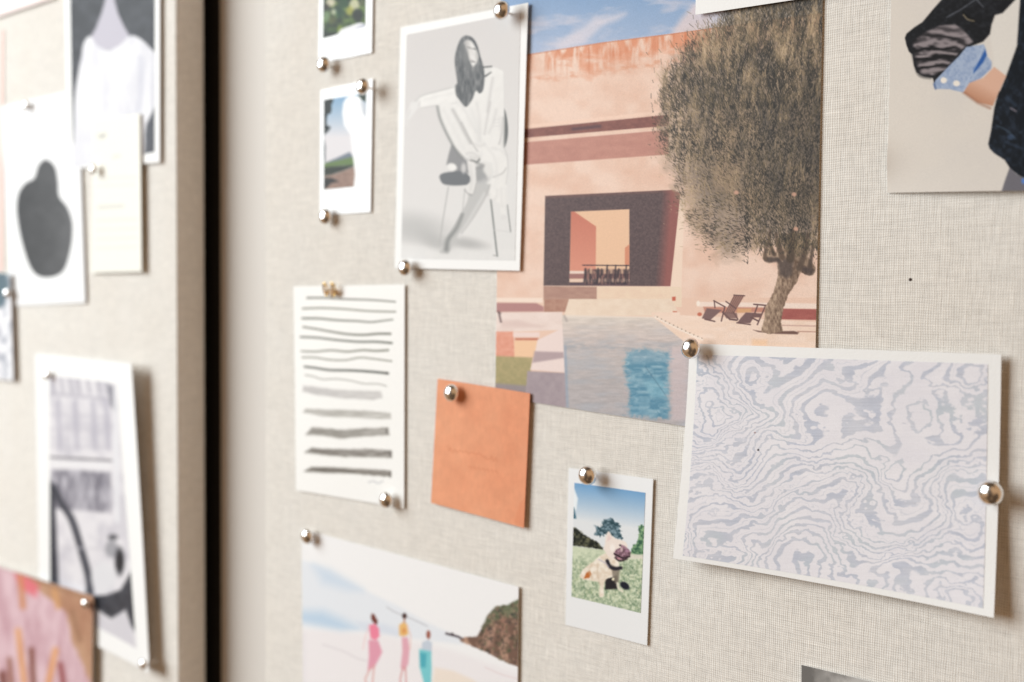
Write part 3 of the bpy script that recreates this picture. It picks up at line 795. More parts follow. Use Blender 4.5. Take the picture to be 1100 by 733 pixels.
# ================================================================== 4. brush-stroke drawing
cv = Canvas(308, 298, 442, 552, 2, (250, 250, 249))
b7 = Z(310, 290, 5.236); b8 = Z(310, 420, 5.236)
g1 = (128, 128, 120)
for pts, c, w, w2 in (
    (((105, 158), (200, 158), (330, 165), (470, 170), (600, 180)), (118, 118, 112), 1.9, 1.3),
    (((80, 218), (200, 215), (330, 222), (450, 232), (600, 236)), (138, 138, 128), 1.8, 1.5),
    (((78, 273), (170, 274), (280, 284), (380, 288), (460, 294), (520, 288), (585, 280)), (112, 114, 106), 2.0, 1.2),
    (((82, 322), (150, 332), (240, 348), (330, 362), (420, 366), (500, 360), (572, 360)), (116, 116, 108), 1.6, 2.2),
    (((68, 378), (160, 382), (280, 396), (400, 405), (490, 405), (580, 412)), (100, 102, 96), 1.7, 2.0),
    (((72, 458), (150, 460), (240, 453), (330, 460), (420, 452), (490, 456), (560, 452)), (128, 128, 118), 1.4, 2.0),
    (((78, 493), (150, 494), (230, 506), (320, 508), (400, 494), (470, 500), (580, 514)), (128, 128, 118), 1.3, 1.2),
    (((90, 545), (150, 552), (230, 564), (340, 566), (450, 572), (555, 582)), (88, 90, 86), 1.9, 2.4),
    (((95, 592), (140, 600), (190, 616), (270, 614), (350, 624), (420, 640), (500, 642), (550, 654)), (172, 172, 168), 1.3, 1.0)):
    cv.line(b7(*pts), c, w, .9, .9, True, w2)
cv.ell(b7((556, 582))[0], (1.6, 1), (60, 60, 58), .9, .8, .4)


def wash(c0, c1, sd):
    return lambda X, Y: mix(c0, c1, (X - 325) / 95 * .6 + (fbm(X / 10, Y / 1.2, 4, sd) - .5) * 1.6)


for i, (pts, c0, c1) in enumerate((
    (b7((82, 650), (120, 655), (250, 672), (400, 680), (520, 682), (528, 720), (480, 732), (300, 722), (180, 708), (78, 685)), (206, 204, 204), (226, 225, 224)),
    (b8((95, 100), (160, 105), (300, 108), (450, 112), (575, 124), (578, 160), (500, 160), (350, 150), (200, 145), (80, 122)), (190, 188, 184), (220, 219, 216)),
    (b8((130, 205), (200, 210), (300, 220), (420, 210), (560, 205), (570, 250), (440, 256), (300, 268), (200, 252), (98, 245)), (160, 157, 152), (196, 193, 190)),
    (b8((130, 320), (200, 326), (320, 330), (450, 326), (580, 335), (584, 376), (450, 374), (330, 372), (200, 360), (92, 345)), (138, 133, 128), (190, 187, 184)),
    (b8((130, 428), (200, 428), (320, 434), (450, 440), (578, 450), (578, 484), (450, 474), (320, 464), (200, 460), (85, 452)), (128, 123, 117), (178, 174, 169)))):
    cv.poly(pts, wash(c0, c1, 20 + i), 1.5, .95, rough=.7, rs=.2)
    if i > 1: cv.line([(pts[0][0] - 5, pts[-1][1]), (pts[1][0], pts[-2][1] - 1), (pts[4][0] - 50, pts[-3][1] - 1.2)], (150, 146, 140), 2.4, 2.2, .25, True)
    if i > 1: cv.ell((pts[4][0] - 1.5, pts[4][1] + 4), (1.2, 3), (110, 106, 102), 1, .6)
cv.line(b8((450, 515), (480, 508), (500, 520), (530, 508)), (196, 198, 204), 1.1, .9, .8, True)
cv.a = 255 * (np.clip(cv.a, 0, 255) / 255) ** 1.2
make_print('brush_drawing', 'white sheet of wavy grey brush strokes held by a small brass clip', 'drawing',
    [(315.3, 308), (434.8, 305.8), (434.2, 546.5), (318, 526.8)], L0(.8 * mm, rt=.7 * mm, bl=1.2 * mm, bow=.6 * mm), cv, dens=1.5, gain=1.0)

# ================================================================== 5. orange note
cv = Canvas(455, 400, 575, 575, 2, (234, 162, 124))
cv.everywhere(np.ones_like(cv.X), lambda X, Y: mix((236, 170, 134), (229, 154, 118), fbm(X / 18, Y / 22, 4, 5) * .8 + (X - 460) / 260))
o = Z(450, 395, 3.857)
FIB = (fbm(cv.X / 1.2, cv.Y / 6, 3, 66) - .5)[..., None] + (fbm(cv.X / 9, cv.Y / 9, 4, 67) - .5)[..., None] * 1.4
cv.a = cv.a * (1 + FIB * .05)
scr = [(125, 345), (130, 332), (140, 352), (150, 340), (158, 352), (168, 344), (182, 350), (196, 346), (205, 356), (222, 352), (236, 360), (250, 356), (262, 366), (275, 372), (282, 380), (296, 378), (302, 366), (308, 388), (318, 374), (324, 392)]
cv.line(o(*scr), (204, 124, 88), .8, .6, .6, True)
cv.line(o((120, 322), (126, 345)), (214, 138, 102), .8, .6, .5)
for k in range(7):
    x = 205 + k * 18
    cv.line(o((x, 412 + k * 3), (x + 8, 408 + k * 3), (x + 12, 420 + k * 3)), (206, 126, 90), .8, .6, .55)
cv.poly(o((395, 640), (418, 560), (440, 540), (436, 668)), (222, 142, 106), 1.5, .6)
make_print('orange_note', 'square orange note card with faint pencil writing, pinned by one silver pin', 'note',
    [(470.2, 407), (569.4, 422.7), (562.8, 567.4), (463, 540.3)], L0(2.0 * mm, rt=.5 * mm, br=.3 * mm), cv, paper=paper_orange, dens=1.4, gain=1.0)

# ================================================================== 6. marbled pattern print
cv = Canvas(725, 370, 1075, 665, 2.3, (230, 229, 236))
X, Y = cv.X, cv.Y
Xq = np.round(X * 0.8 + (vnoise(X / 3, Y / 1.2, 2) - .5) * 1.5) / 0.8
wx = (fbm(X / 40, Y / 34, 3, 101) - .5) * 46 + (fbm(X / 9, Y / 5, 3, 107) - .5) * 13
wy = (fbm(X / 34, Y / 40, 3, 103) - .5) * 46 + (fbm(X / 8, Y / 5, 3, 109) - .5) * 14
hf = fbm((X + wx) / 110, (Y + wy) / 90, 3, 113) * 1.7 + (X * .6 + Y) / 165
for cx_, cy_, sx, sy, am in ((812, 402, 26, 26, .55), (885, 437, 34, 22, .7), (962, 532, 52, 62, -.95), (912, 512, 30, 36, .35), (858, 590, 44, 34, .85), (1042, 398, 26, 26, .65), (762, 452, 20, 30, -.5),
                            (742, 572, 26, 30, .5), (1020, 470, 30, 26, -.5), (962, 606, 26, 16, .5), (1030, 632, 30, 18, .45), (800, 500, 20, 36, -.35), (795, 448, 30, 14, -.4), (985, 440, 24, 40, .35)):
    hf = hf + am * .7 * np.exp(-(((X + wx * .55 - cx_) / sx) ** 2 + ((Y + wy * .55 - cy_) / sy) ** 2))
ph = hf * 7.2
fr = ph - np.floor(ph); ib = np.floor(ph)
duty = .46 + .28 * vnoise(ib * 3.7, ib * 0 + 3, 5)
e = .07
mk = np.clip((fr - duty) / e, 0, 1) * np.clip((1 - fr) / e, 0, 1)
# thin companion line in the white bands
mk2 = np.clip(1 - np.abs(fr - duty * .5) / .05, 0, 1) * (vnoise(ib * 5.1, ib * 0 + 9, 7) > .5) * .6
mk = np.maximum(mk, mk2)
streak = fbm(X / 26, Y / .9, 3, 120)
base = mix((209, 211, 221), (193, 198, 213), (fbm(X / 22, Y / 16, 3, 130) - .3) * 2)
base = base * (1 + (streak - .5)[..., None] * .10)
gre = np.clip((fbm(X / 34, Y / 26, 3, 140) - .55) * 4, 0, 1)[..., None] * .5
base = base * (1 - gre) + np.array((196, 206, 212)) * gre
whit = mix((238, 236, 241), (229, 227, 235), fbm(X / 20, Y / 20, 3, 150)) * (1 + (streak - .5)[..., None] * .03)
cv.a = whit * (1 - mk[..., None]) + base * mk[..., None]
cv.ell((814.5, 483.5), (1.0, 1.0), (40, 34, 34), .5); cv.ell((811, 465), (.8, .7), (150, 110, 106), .5)
make_print('marbled_print', 'landscape sheet of lavender-grey marbled pattern with white border and lifted corners', 'art print',
    [(741, 369.2), (1075.6, 381), (1067.5, 664), (722.7, 600)], L0(2.4 * mm, bl=7 * mm, br=5.5 * mm, tr=1.0 * mm, p=2.2, rt=.4 * mm), cv,
    img=[(749.2, 381.2), (1061.2, 391.2), (1056, 653.5), (733.5, 597)], dens=2.1, n=56, gain=1.0)
# the image corner is kept inside the white border by the measured corners above

# ================================================================== 7. beach photo
cv = Canvas(316, 560, 566, 860, 1.6, (243, 243, 245))
B = Z(310, 560, 4.074)
cv.poly(B((40, 165), (120, 188), (180, 212), (330, 300), (480, 372), (600, 440), (760, 515), (760, 540), (420, 500), (40, 440)), (229, 234, 242), 3, .9)
cv.poly(B((110, 195), (180, 215), (270, 268), (320, 300), (260, 300), (150, 270)), (200, 217, 236), 9, .75)
cv.poly(B((40, 395), (150, 395), (230, 430), (300, 468), (230, 482), (130, 460), (40, 440)), (184, 209, 233), 9, .85)
cv.poly(B((300, 440), (420, 450), (520, 490), (480, 505), (330, 480)), (214, 222, 236), 4, .7)
cv.poly(B((40, 470), (420, 500), (700, 560), (1100, 700), (1100, 1400), (40, 1400)), (238, 234, 237), 5, .85)
cv.line(B((150, 540), (240, 570), (300, 600), (340, 612)), (212, 206, 212), 1.2, 1.2, .7, True)
cv.line(B((60, 500), (62, 700)), (226, 222, 228), 5, 4, .6)
cv.line(B((430, 376), (470, 400), (540, 428), (608, 460)), (150, 148, 152), .9, .8, .55, True)
cv.line(B((690, 492), (740, 505), (780, 525)), (70, 60, 66), 2.4, .8, .9)
cv.ell(B((716, 494))[0], (1.6, 1.4), (74, 66, 72), .7)
hill = lambda X, Y: mix(mix((96, 104, 80), (120, 94, 82), (Y - 645) / 18 + (fbm(X / 5, Y / 5, 3, 3) - .5) * 2), (186, 150, 130), (fbm(X / 5, Y / 9, 4, 13) - .52) * 4)
hillp = B((1100, 335), (1000, 345), (960, 368), (905, 376), (868, 420), (845, 470), (825, 505), (770, 506), (748, 520), (800, 548), (870, 575), (940, 612), (1010, 640), (1100, 680))
cv.poly(hillp, hill, 1.1, rough=1.2, rs=.3)
cv.poly(B((1100, 335), (1000, 345), (960, 368), (905, 376), (868, 420), (850, 470), (900, 440), (950, 420), (1005, 425), (1100, 430)), (104, 118, 92), 2.5, .7)
cv.poly(B((845, 520), (880, 480), (905, 470), (890, 540), (860, 560)), (196, 158, 140), 3, .7)
cv.poly(B((925, 400), (960, 430), (950, 500), (915, 470)), (170, 128, 112), 3, .6)
for k in range(260):
    x = random.uniform(515, 560); y = random.uniform(650, 712)
    if not inside(x, y, hillp): continue
    cv.ell((x, y), (random.uniform(.8, 2.2), random.uniform(.6, 2.4)), random.choice([(70, 66, 56), (130, 106, 92), (86, 92, 70), (176, 142, 124), (58, 56, 58)]), .8, .5)
cv.poly(B((640, 640), (720, 655), (800, 690), (900, 760), (620, 760)), (238, 224, 210), 2.5, .8)
cv.line(B((860, 640), (930, 670), (1000, 690)), (224, 206, 208), 1.2, 1, .6, True)
# three walking figures
cv.ell(B((372, 425))[0], (2.6, 5), (118, 66, 58), .8, 1, -.25); cv.ell(B((382, 440))[0], (2, 3.2), (112, 62, 56), .8)
cv.poly(B((352, 455), (378, 448), (396, 470), (398, 505), (380, 522), (358, 512)), (238, 136, 162), 1.3)
cv.poly(B((350, 520), (392, 522), (410, 572), (398, 598), (375, 640), (346, 655), (352, 590)), (226, 160, 180), 1.6)
cv.line(B((352, 460), (335, 510), (326, 560)), (240, 200, 200), 1.1, .8, .8); cv.line(B((360, 640), (335, 690), (345, 740)), (220, 170, 165), 1.8, .8, .8); cv.line(B((375, 630), (368, 700), (365, 750)), (220, 170, 165), 1.8, .8, .8)
cv.ell(B((507, 415))[0], (2.6, 3.2), (76, 54, 50), .7); cv.line(B((507, 430), (507, 445)), (190, 140, 120), 1.8, .7)
cv.poly(B((483, 456), (500, 442), (518, 450), (525, 495), (505, 505), (484, 500)), (234, 188, 122), 1.2); cv.ell(B((505, 480))[0], (2, 3), (214, 140, 80), 1, .7)
cv.poly(B((495, 508), (522, 508), (530, 560), (524, 625), (505, 655), (490, 640), (498, 570)), (226, 172, 186), 1.6)
cv.line(B((520, 455), (535, 500), (532, 560)), (236, 196, 186), 1.1, .8, .8); cv.line(B((500, 640), (488, 695), (492, 740)), (212, 150, 150), 1.7, .8, .8); cv.line(B((512, 640), (514, 700), (512, 750)), (212, 150, 150), 1.7, .8, .8)
cv.ell(B((612, 497))[0], (2.4, 4.6), (160, 98, 84), .8)
cv.poly(B((585, 530), (610, 520), (628, 532), (626, 580), (580, 580)), (198, 208, 222), 1)
cv.poly(B((572, 560), (624, 570), (626, 640), (622, 760), (598, 760), (590, 700), (574, 640)), (126, 204, 212), 1.4); cv.poly(B((574, 575), (604, 580), (600, 640), (578, 640)), (74, 166, 184), 1.8, .8)
make_print('photo_print', 'borderless beach photo print of three walkers in pink, yellow and turquoise near a cliff', 'photo print',
    [(323.8, 568.5), (557.2, 630.5), (555, 850), (326, 770)], L0(.8 * mm, rt=.9 * mm), cv, dens=1.3, ink=ink_satin, group='pinned photographs', gain=1.0)

# ================================================================== 8. denim jacket photo
cv = Canvas(945, -190, 1280, 215, 1.8, (222, 216, 209))
cv.everywhere(np.ones_like(cv.X), lambda X, Y: mix((224, 217, 209), (214, 209, 205), (X - 950) / 320 + (fbm(X / 30, Y / 30, 3, 3) - .5) * .6))
j5 = Z(960, 0, 6.664); j6 = Z(940, 100, 6.106)
cv.poly(j5((870, 0), (905, -20), (885, 330), (850, 440), (800, 540), (720, 480), (690, 240), (730, 110)), (226, 222, 216), 2, .8)
den = lambda X, Y: mix((17, 22, 30), (46, 56, 72), (fbm(X / 3.5, Y / 5, 4, 6) - .45) * 2.2)
blk = lambda X, Y: mix((22, 22, 26), (44, 46, 52), (fbm(X / 4, Y / 3, 3, 6) - .4) * 1.8)
cv.poly(j5((900, -60), (905, 0), (882, 330), (800, 560), (745, 690), (1010, 690), (2200, 690), (2200, -900), (900, -900)), den, .7)
cv.poly(j6((810, -10), (782, 100), (760, 250), (742, 335), (752, 365), (780, 395), (850, 440), (885, 495), (940, 540), (1000, 570), (2200, 640), (2200, -50)), den, .7)
cv.poly(j6((882, 490), (850, 580), (828, 650), (2200, 660), (2200, 600), (990, 565), (930, 535)), (112, 110, 118), .8)
cv.ell(j6((972, 578))[0], (2, 3), (90, 130, 200), .8)
cv.line(j6((800, 215), (870, 250), (920, 300)), (70, 86, 104), 1.2, .9, .8, True); cv.ell(j6((890, 290))[0], (4, 3), (66, 84, 112), 1.4, .7); cv.line(j6((890, 100), (925, 120)), (150, 140, 150), 1.6, .8, .8)
cv.line(j6((870, 30), (920, 80)), (52, 66, 86), 3, 2, .7); cv.line(j6((850, 320), (977, 370)), (60, 74, 96), 2, 1.5, .6)
# sleeve
cv.poly(j5((350, -10), (280, 70), (205, 160), (150, 195), (92, 242), (80, 272), (90, 320), (110, 372), (135, 392), (145, 470), (165, 520), (215, 547), (280, 560), (290, 600), (420, 520), (560, 330), (640, 300), (690, 245), (700, 180), (725, 110), (780, 95), (880, -10)), blk, .7)
def folds(X, Y):
    w1 = Y + 2.6 * np.sin((X - 985) / 15) + (fbm(X / 16, Y / 7, 3, 6) - .5) * 10 - (X - 990) * .06
    f = .5 + .5 * np.sin(w1 * .62 + (fbm(X / 22, Y / 9, 2, 16) - .5) * 5)
    f = np.clip(f * 1.15 - .08 + (fbm(X / 9, Y / 2, 3, 26) - .5) * .5, 0, 1)
    f = f * np.clip(1.15 - (X - 1012) / 60, .45, 1) * np.clip(.35 + (Y - 25) / 26, .25, 1)
    return mix((146, 137, 141), (26, 24, 27), f)


cv.poly(j5((130, 290), (240, 225), (330, 185), (440, 176), (500, 215), (570, 300), (500, 345), (440, 410), (370, 500), (260, 550), (190, 530), (150, 440)), folds, 1.6)
cv.line(j5((120, 290), (150, 420), (185, 530), (260, 552)), (26, 26, 30), 3.2, 2.2, .8, True)
cv.line(j5((380, 125), (480, 70), (590, -5), (640, 50)), (132, 138, 150), .9, .6, .7)
cv.line(j5((500, 95), (530, 120), (575, 155)), (14, 14, 16), 3.4, .8, 1, True); cv.line(j5((500, 108), (530, 140), (575, 152)), (146, 134, 112), 1.4, .7, .9, True)
# cuff, skin
cv.poly(j5((640, 560), (720, 480), (805, 545), (770, 620), (710, 760), (600, 733), (500, 662), (540, 590)), lambda X, Y: mix((220, 178, 156), (186, 134, 106), (Y - 85 - (X - 1040) * .5) / 24 + .1), .8)
cv.line(j5((500, 662), (600, 735), (690, 775)), (150, 100, 78), 2.2, 1.6, .7)
cv.poly(j5((645, 318), (520, 338), (470, 400), (380, 490), (300, 575), (283, 610), (295, 638), (400, 640), (495, 662), (545, 592), (620, 565), (700, 492), (700, 440), (668, 400), (660, 350)), lambda X, Y: mix((168, 184, 210), (138, 157, 192), (fbm(X / 2.5, Y / 2.5, 4, 6) - .35) * 2), .7)
cv.poly(j5((655, 355), (668, 395), (640, 450), (572, 528), (570, 495), (620, 420)), (50, 96, 168), .9)
cv.line(j5((640, 330), (600, 450), (540, 560), (500, 655)), (196, 210, 232), .8, .6, .7, True); cv.line(j5((545, 590), (640, 540), (700, 455)), (118, 142, 186), .9, .6, .7, True)
cv.line(j5((290, 600), (300, 635)), (60, 84, 130), 2, 1, .7)
cv.ell(j5((358, 576))[0], (3.4, 3.2), (240, 233, 224), .7); cv.ell(j5((450, 598))[0], (3.6, 3.2), (240, 233, 224), .7)
make_print('photo_print', 'photo print of a rolled dark denim sleeve and light blue cuff on a cream background', 'photo print',
    [(960, -160), (1262, -175), (1250, 203), (953, 207.5)], lambda u, v: .8 * mm + 3.0 * mm * v ** 6 * (1 - np.exp(-4 * u)) + 1.3 * mm * np.exp(-((v - .9) / .06) ** 2) * (1 - u) ** 18 + .5 * mm * u,
    cv, dens=1.3, th=.00018, n=64, group='pinned photographs', gain=.98)

# ================================================================== 9. other loose sheets on the large board
make_print('blank_sheet', 'plain white sheet overlapping the sky of the magazine page', 'paper sheet',
    [(748, -150), (905, -190), (905, -8), (747, 16)], L0(2.0 * mm, bl=.5 * mm, bot=1 * mm), None)
cv = Canvas(850, 700, 1010, 910, 1.2, (150, 148, 146))
cv.everywhere(np.ones_like(cv.X), lambda X, Y: mix((122, 120, 118), (196, 194, 192), (X - 862) / 60 + (fbm(X / 14, Y / 14, 4, 3) - .5) * 1.6))
make_print('photo_print', 'grey cloudy photo print whose upper left corner shows at the bottom edge', 'photo print',
    [(861, 714.3), (996, 748), (990, 900), (860, 850)], L0(1 * mm, tl=1.0 * mm, rt=1 * mm), cv, dens=1, group='pinned photographs')

# ================================================================== 10. sheets on the left board
cv = Canvas(-10, 60, 120, 340, 1.2, (248, 249, 251))
q = Z(0, 90, 2.933)
cv.poly(q((145, 240), (172, 262), (182, 310), (186, 355), (214, 395), (228, 450), (220, 530), (195, 594), (140, 610), (100, 585), (70, 500), (54, 410), (58, 350), (80, 315), (108, 298), (122, 258)), lambda X, Y: mix((88, 89, 92), (120, 121, 124), (X - 20) / 60 + (fbm(X / 12, Y / 12, 3, 8) - .5) * .6), .9, sm=True)
cv.a = 255 * (np.clip(cv.a, 0, 255) / 255) ** 1.25
make_print('art_print', 'white art print with one dark grey pear-like blob', 'art print',
    [(1.5, 114.5), (84, 95), (92, 325.5), (11.5, 329)], L0(1.2 * mm, rt=1 * mm), cv, dens=1.2, group='pinned papers on the left board')

cv = Canvas(60, -90, 180, 190, 1.2, (78, 80, 88))
cv.everywhere(np.ones_like(cv.X), lambda X, Y: mix((70, 72, 80), (102, 104, 112), (fbm(X / 12, Y / 12, 3, 8) - .3) * 1.6))
cv.poly([(112, -90), (128, -90), (123, 0), (127, 15), (134, 30), (141, 42), (125, 54), (104, 54), (95, 44), (103, 30), (109, 14), (113, 0)], (206, 203, 214), 1.3)
cv.poly([(97, 39), (104, 49), (116, 54), (128, 49), (139, 39), (148, 40), (160, 50), (168, 64), (170, 112), (162, 128), (156, 144), (154, 185), (78, 185), (79, 150), (80, 110), (82, 90), (87, 62), (90, 46)], lambda X, Y: mix((240, 240, 244), (226, 226, 233), (fbm(X / 9, Y / 22, 4, 8) - .35) * 2), 1.2, sm=True)
cv.line([(151, 62), (152, 90), (148, 125)], (204, 205, 218), 4, 4, .7, True); cv.line([(165, 60), (165, 118)], (210, 211, 222), 3, 2, .7)
cv.poly([(157, 134), (168, 112), (168, 170), (155, 170)], (92, 94, 104), 1.4)
cv.a = 255 * (np.clip(cv.a, 0, 255) / 255) ** 1.3
make_print('photo_print', 'bordered studio photo print of a person in a white blouse against dark grey, head cropped', 'photo print',
    [(68, -62), (171.5, -92), (171.5, 174.5), (73, 182)], L0(2.2 * mm, rt=1 * mm), cv, img=[(74.5, -52), (166.5, -78), (166.2, 163.5), (78.5, 180.5)], dens=1.1, ink=ink_satin, group='pinned papers on the left board')

cv = Canvas(90, 115, 160, 300, 1.5, (247, 246, 238))
for y, x0, x1, c in ((145, 106, 113, 190), (147, 108, 112, 170), (168, 122, 128, 205), (191, 104, 146, 226), (199, 104, 144, 228), (222, 106, 132, 196), (236, 104, 146, 222), (246, 104, 146, 226), (256, 104, 146, 226), (266, 104, 146, 226)):
    cv.line([(x0, y + 1), (x1, y - .5)], (c, c, c - 4), 2.2, 1.4, .8)
make_print('paper_note', 'narrow cream paper note with faint lines hanging over the white blouse photo', 'note',
    [(100, 129), (150.5, 122), (152.3, 292), (97, 293.5)], L0(3.2 * mm, rt=1.5 * mm, tl=.5 * mm), cv, paper=paper_cream, dens=1.1, group='pinned papers on the left board')

cv = Canvas(30, 372, 170, 740, 1.2, (232, 230, 234))
k2 = Z(0, 370, 3.858); k3 = Z(0, 543, 3.858)
cv.everywhere(np.ones_like(cv.X), lambda X, Y: mix((236, 234, 238), (216, 214, 221), (fbm(X / 9, Y / 14, 3, 3) - .35) * 2))
for x in (215, 250, 285, 320, 360, 400, 435): cv.line(k2((x, 130), (x + 12, 200)), (184, 182, 192), 3, 2, .7)
cv.line(k2((205, 205), (440, 225)), (190, 188, 198), 2.2, 1.4, .8)
for x in (240, 310, 385, 440): cv.line(k2((x, 240), (x + 10, 430)), (192, 190, 202), 4.5, 3, .8)
for y in (290, 350, 420): cv.line(k2((210, y), (455, y + 10)), (208, 206, 214), 2.2, 2, .7)
cv.poly(k2((445, 165), (500, 185), (505, 240), (480, 290), (455, 250)), (150, 150, 160), 2, .8)
cv.line(k2((205, 468), (460, 482)), (128, 126, 132), 1.7, 1.2); cv.poly(k2((215, 482), (460, 492), (460, 518), (215, 512)), (240, 239, 242), 1)
cv.poly(k2((212, 520), (458, 530), (460, 700), (212, 680)), lambda X, Y: mix((150, 148, 158), (206, 204, 212), (fbm(X / 4, Y / 14, 3, 13) - .3) * 2), 2.2)
cv.line(k2((478, 180), (486, 733)), (236, 236, 240), 4.6, 1.2); cv.line(k2((520, 290), (530, 500), (545, 733)), (132, 132, 142), 2.4, 1.4, .85); cv.line(k3((545, 0), (552, 280)), (150, 150, 158), 2.4, 1.4, .8)
cv.poly(k2((196, 560), (222, 580), (232, 733), (244, 1010), (196, 1010)), (84, 86, 96), 1.8)
cv.line(k2((222, 590), (255, 660), (300, 733), (345, 880), (370, 980), (372, 1060)), (88, 90, 100), 6.5, 1.8, .95, True, w2=8)
cv.line(k2((240, 840), (440, 850)), (214, 212, 218), 2, 1.6, .8)
cv.ell(k3((462, 180))[0], (7, 9.5), (182, 182, 188), 2.2); cv.ell(k3((496, 232))[0], (5, 14), (62, 64, 70), 2.2, .95); cv.ell(k3((468, 132))[0], (5, 3), (90, 92, 98), 1.6, .8); cv.ell(k3((428, 300))[0], (13, 17), (232, 232, 236), 3, .9)
cv.poly(k3((378, 375), (440, 372), (500, 350), (545, 270), (570, 290), (572, 540), (545, 500), (520, 432), (462, 470), (400, 430)), lambda X, Y: mix((70, 72, 80), (112, 114, 122), fbm(X / 5, Y / 5, 3, 6)), 2)
cv.poly(k3((380, 440), (460, 480), (515, 445), (560, 560), (560, 620), (380, 540)), (222, 220, 226), 2, .9)
cv.a = 255 * (np.clip(cv.a, 0, 255) / 255) ** 1.3
make_print('photo_print', 'tall bordered black-and-white photo print of a facade, right edge standing off the board', 'photo print',
    [(37.5, 380), (141, 390.5), (160.5, 724), (42.5, 668)], L0(1.5 * mm, rt=9 * mm, tr=3 * mm, bow=0), cv, img=[(53, 404), (125, 412), (146.5, 697), (54, 650)], dens=1.1, ink=ink_satin, group='pinned papers on the left board', n=50)

cv = Canvas(-90, 560, 110, 840, 1.2, (190, 150, 122))
cv.everywhere(np.ones_like(cv.X), lambda X, Y: mix((196, 156, 128), (170, 124, 100), (fbm(X / 8, Y / 20, 4, 3) - .3) * 1.6))
cv.poly(k3((-300, 300), (0, 250), (60, 270), (130, 330), (220, 400), (270, 440), (300, 560), (380, 740), (380, 1100), (-300, 1100)), lambda X, Y: mix((222, 192, 200), (196, 156, 166), (fbm(X / 6, Y / 26, 4, 4) - .3) * 2), 3, rough=3, rs=.08)
cv.poly(k3((60, 285), (110, 290), (160, 330), (150, 380), (90, 350)), (226, 116, 126), 4, .9)
for pts, c, w in ((((85, 300), (95, 420)), (206, 140, 96), 6), (((75, 520), (100, 733)), (224, 160, 104), 6), (((230, 600), (200, 740)), (228, 160, 100), 6), (((225, 350), (240, 420)), (214, 160, 110), 6), (((130, 600), (140, 760)), (120, 70, 56), 6),
                  (((40, 640), (50, 760)), (140, 90, 70), 5), (((250, 660), (265, 760)), (140, 66, 66), 6), (((300, 440), (330, 560)), (150, 112, 88), 4), (((0, 250), (60, 262), (200, 330), (360, 385)), (150, 116, 92), 2), (((10, 700), (20, 780)), (110, 60, 50), 8)):
    cv.line(k3(*pts), c, w, 2.4, .8)
make_print('photo_print', 'blurred pink and tan photo print of flowing fabric at the lower left', 'photo print',
    [(-80, 585), (100, 640.5), (97.5, 830), (-80, 800)], L0(5.5 * mm, rt=1.5 * mm), cv, dens=1.0, group='pinned papers on the left board')

make_print('paper_sheet', 'pale pink sheet at the upper left corner', 'paper sheet',
    [(-80, -45), (58, -92), (58, -2), (-80, 44)], L0(1.5 * mm, bot=1.5 * mm), None, paper=flat_mat('paper_pale_pink', (238, 222, 220), .6), group='pinned papers on the left board')
make_print('paper_sheet', 'sliver of salmon pink sheet at the left edge beside the blob print', 'paper sheet',
    [(-90, 72), (3.6, 32), (3.0, 291), (-90, 293)], L0(.8 * mm), None, paper=flat_mat('paper_salmon', (233, 204, 196), .6), group='pinned papers on the left board')
cv = Canvas(-70, 280, 25, 420, 1.2, (226, 226, 232))
cv.everywhere(np.ones_like(cv.X), lambda X, Y: mix((244, 244, 248), (168, 172, 184), (fbm(X / 5, Y / 9, 4, 3) - .42) * 3))
cv.poly([(-70, 280), (7, 285), (10, 308), (4, 330), (-70, 330)], (84, 106, 118), 3, .9)
make_print('patterned_strip', 'grey and white patterned paper strip at the left edge below the blob print', 'paper strip',
    [(-60, 290), (11, 294), (14.5, 409), (-60, 404)], L0(2.4 * mm, rt=2.5 * mm), cv, dens=1.0, group='pinned papers on the left board')


# ================================================================== pins
def lathe(name, prof, seg=40):
    vs = []; fs = []
    for r, h in prof:
        if r < 1e-6: vs.append([(0, -h, 0)])
        else: vs.append([(r * math.cos(2 * math.pi * k / seg), -h, r * math.sin(2 * math.pi * k / seg)) for k in range(seg)])
    V = []; start = []
    for ring in vs: start.append(len(V)); V += ring
    for i in range(len(prof) - 1):
        a, b = vs[i], vs[i + 1]; sa, sb = start[i], start[i + 1]
        for k in range(seg):
            k2_ = (k + 1) % seg
            if len(a) == 1 and len(b) == 1: continue
            if len(a) == 1: fs.append((sa, sb + k2_, sb + k))
            elif len(b) == 1: fs.append((sa + k, sa + k2_, sb))
            else: fs.append((sa + k, sa + k2_, sb + k2_, sb + k))
    me = bpy.data.meshes.new(name); me.from_pydata(V, [], fs); me.update()
    bm = bmesh.new(); bm.from_mesh(me); bmesh.ops.recalc_face_normals(bm, faces=bm.faces); bm.to_mesh(me); bm.free()
    return me


def metal(name, rgb, rough):
    m, nt, b = principled(name)
    b.inputs['Base Color'].default_value = (*rgb, 1); b.inputs['Metallic'].default_value = 1; b.inputs['Roughness'].default_value = rough
    tc = nt.nodes.new('ShaderNodeTexCoord'); n = nt.nodes.new('ShaderNodeTexNoise'); n.inputs['Scale'].default_value = 500
    mr = nt.nodes.new('ShaderNodeMapRange'); mr.inputs['To Min'].default_value = rough * .6; mr.inputs['To Max'].default_value = rough * 1.6
    nt.links.new(tc.outputs['Object'], n.inputs['Vector']); nt.links.new(n.outputs['Fac'], mr.inputs['Value']); nt.links.new(mr.outputs['Result'], b.inputs['Roughness'])
    return m


nickel = metal('polished_nickel', (0.88, 0.87, 0.86), .17)
brass = metal('brass', (0.83, 0.60, 0.26), .22)
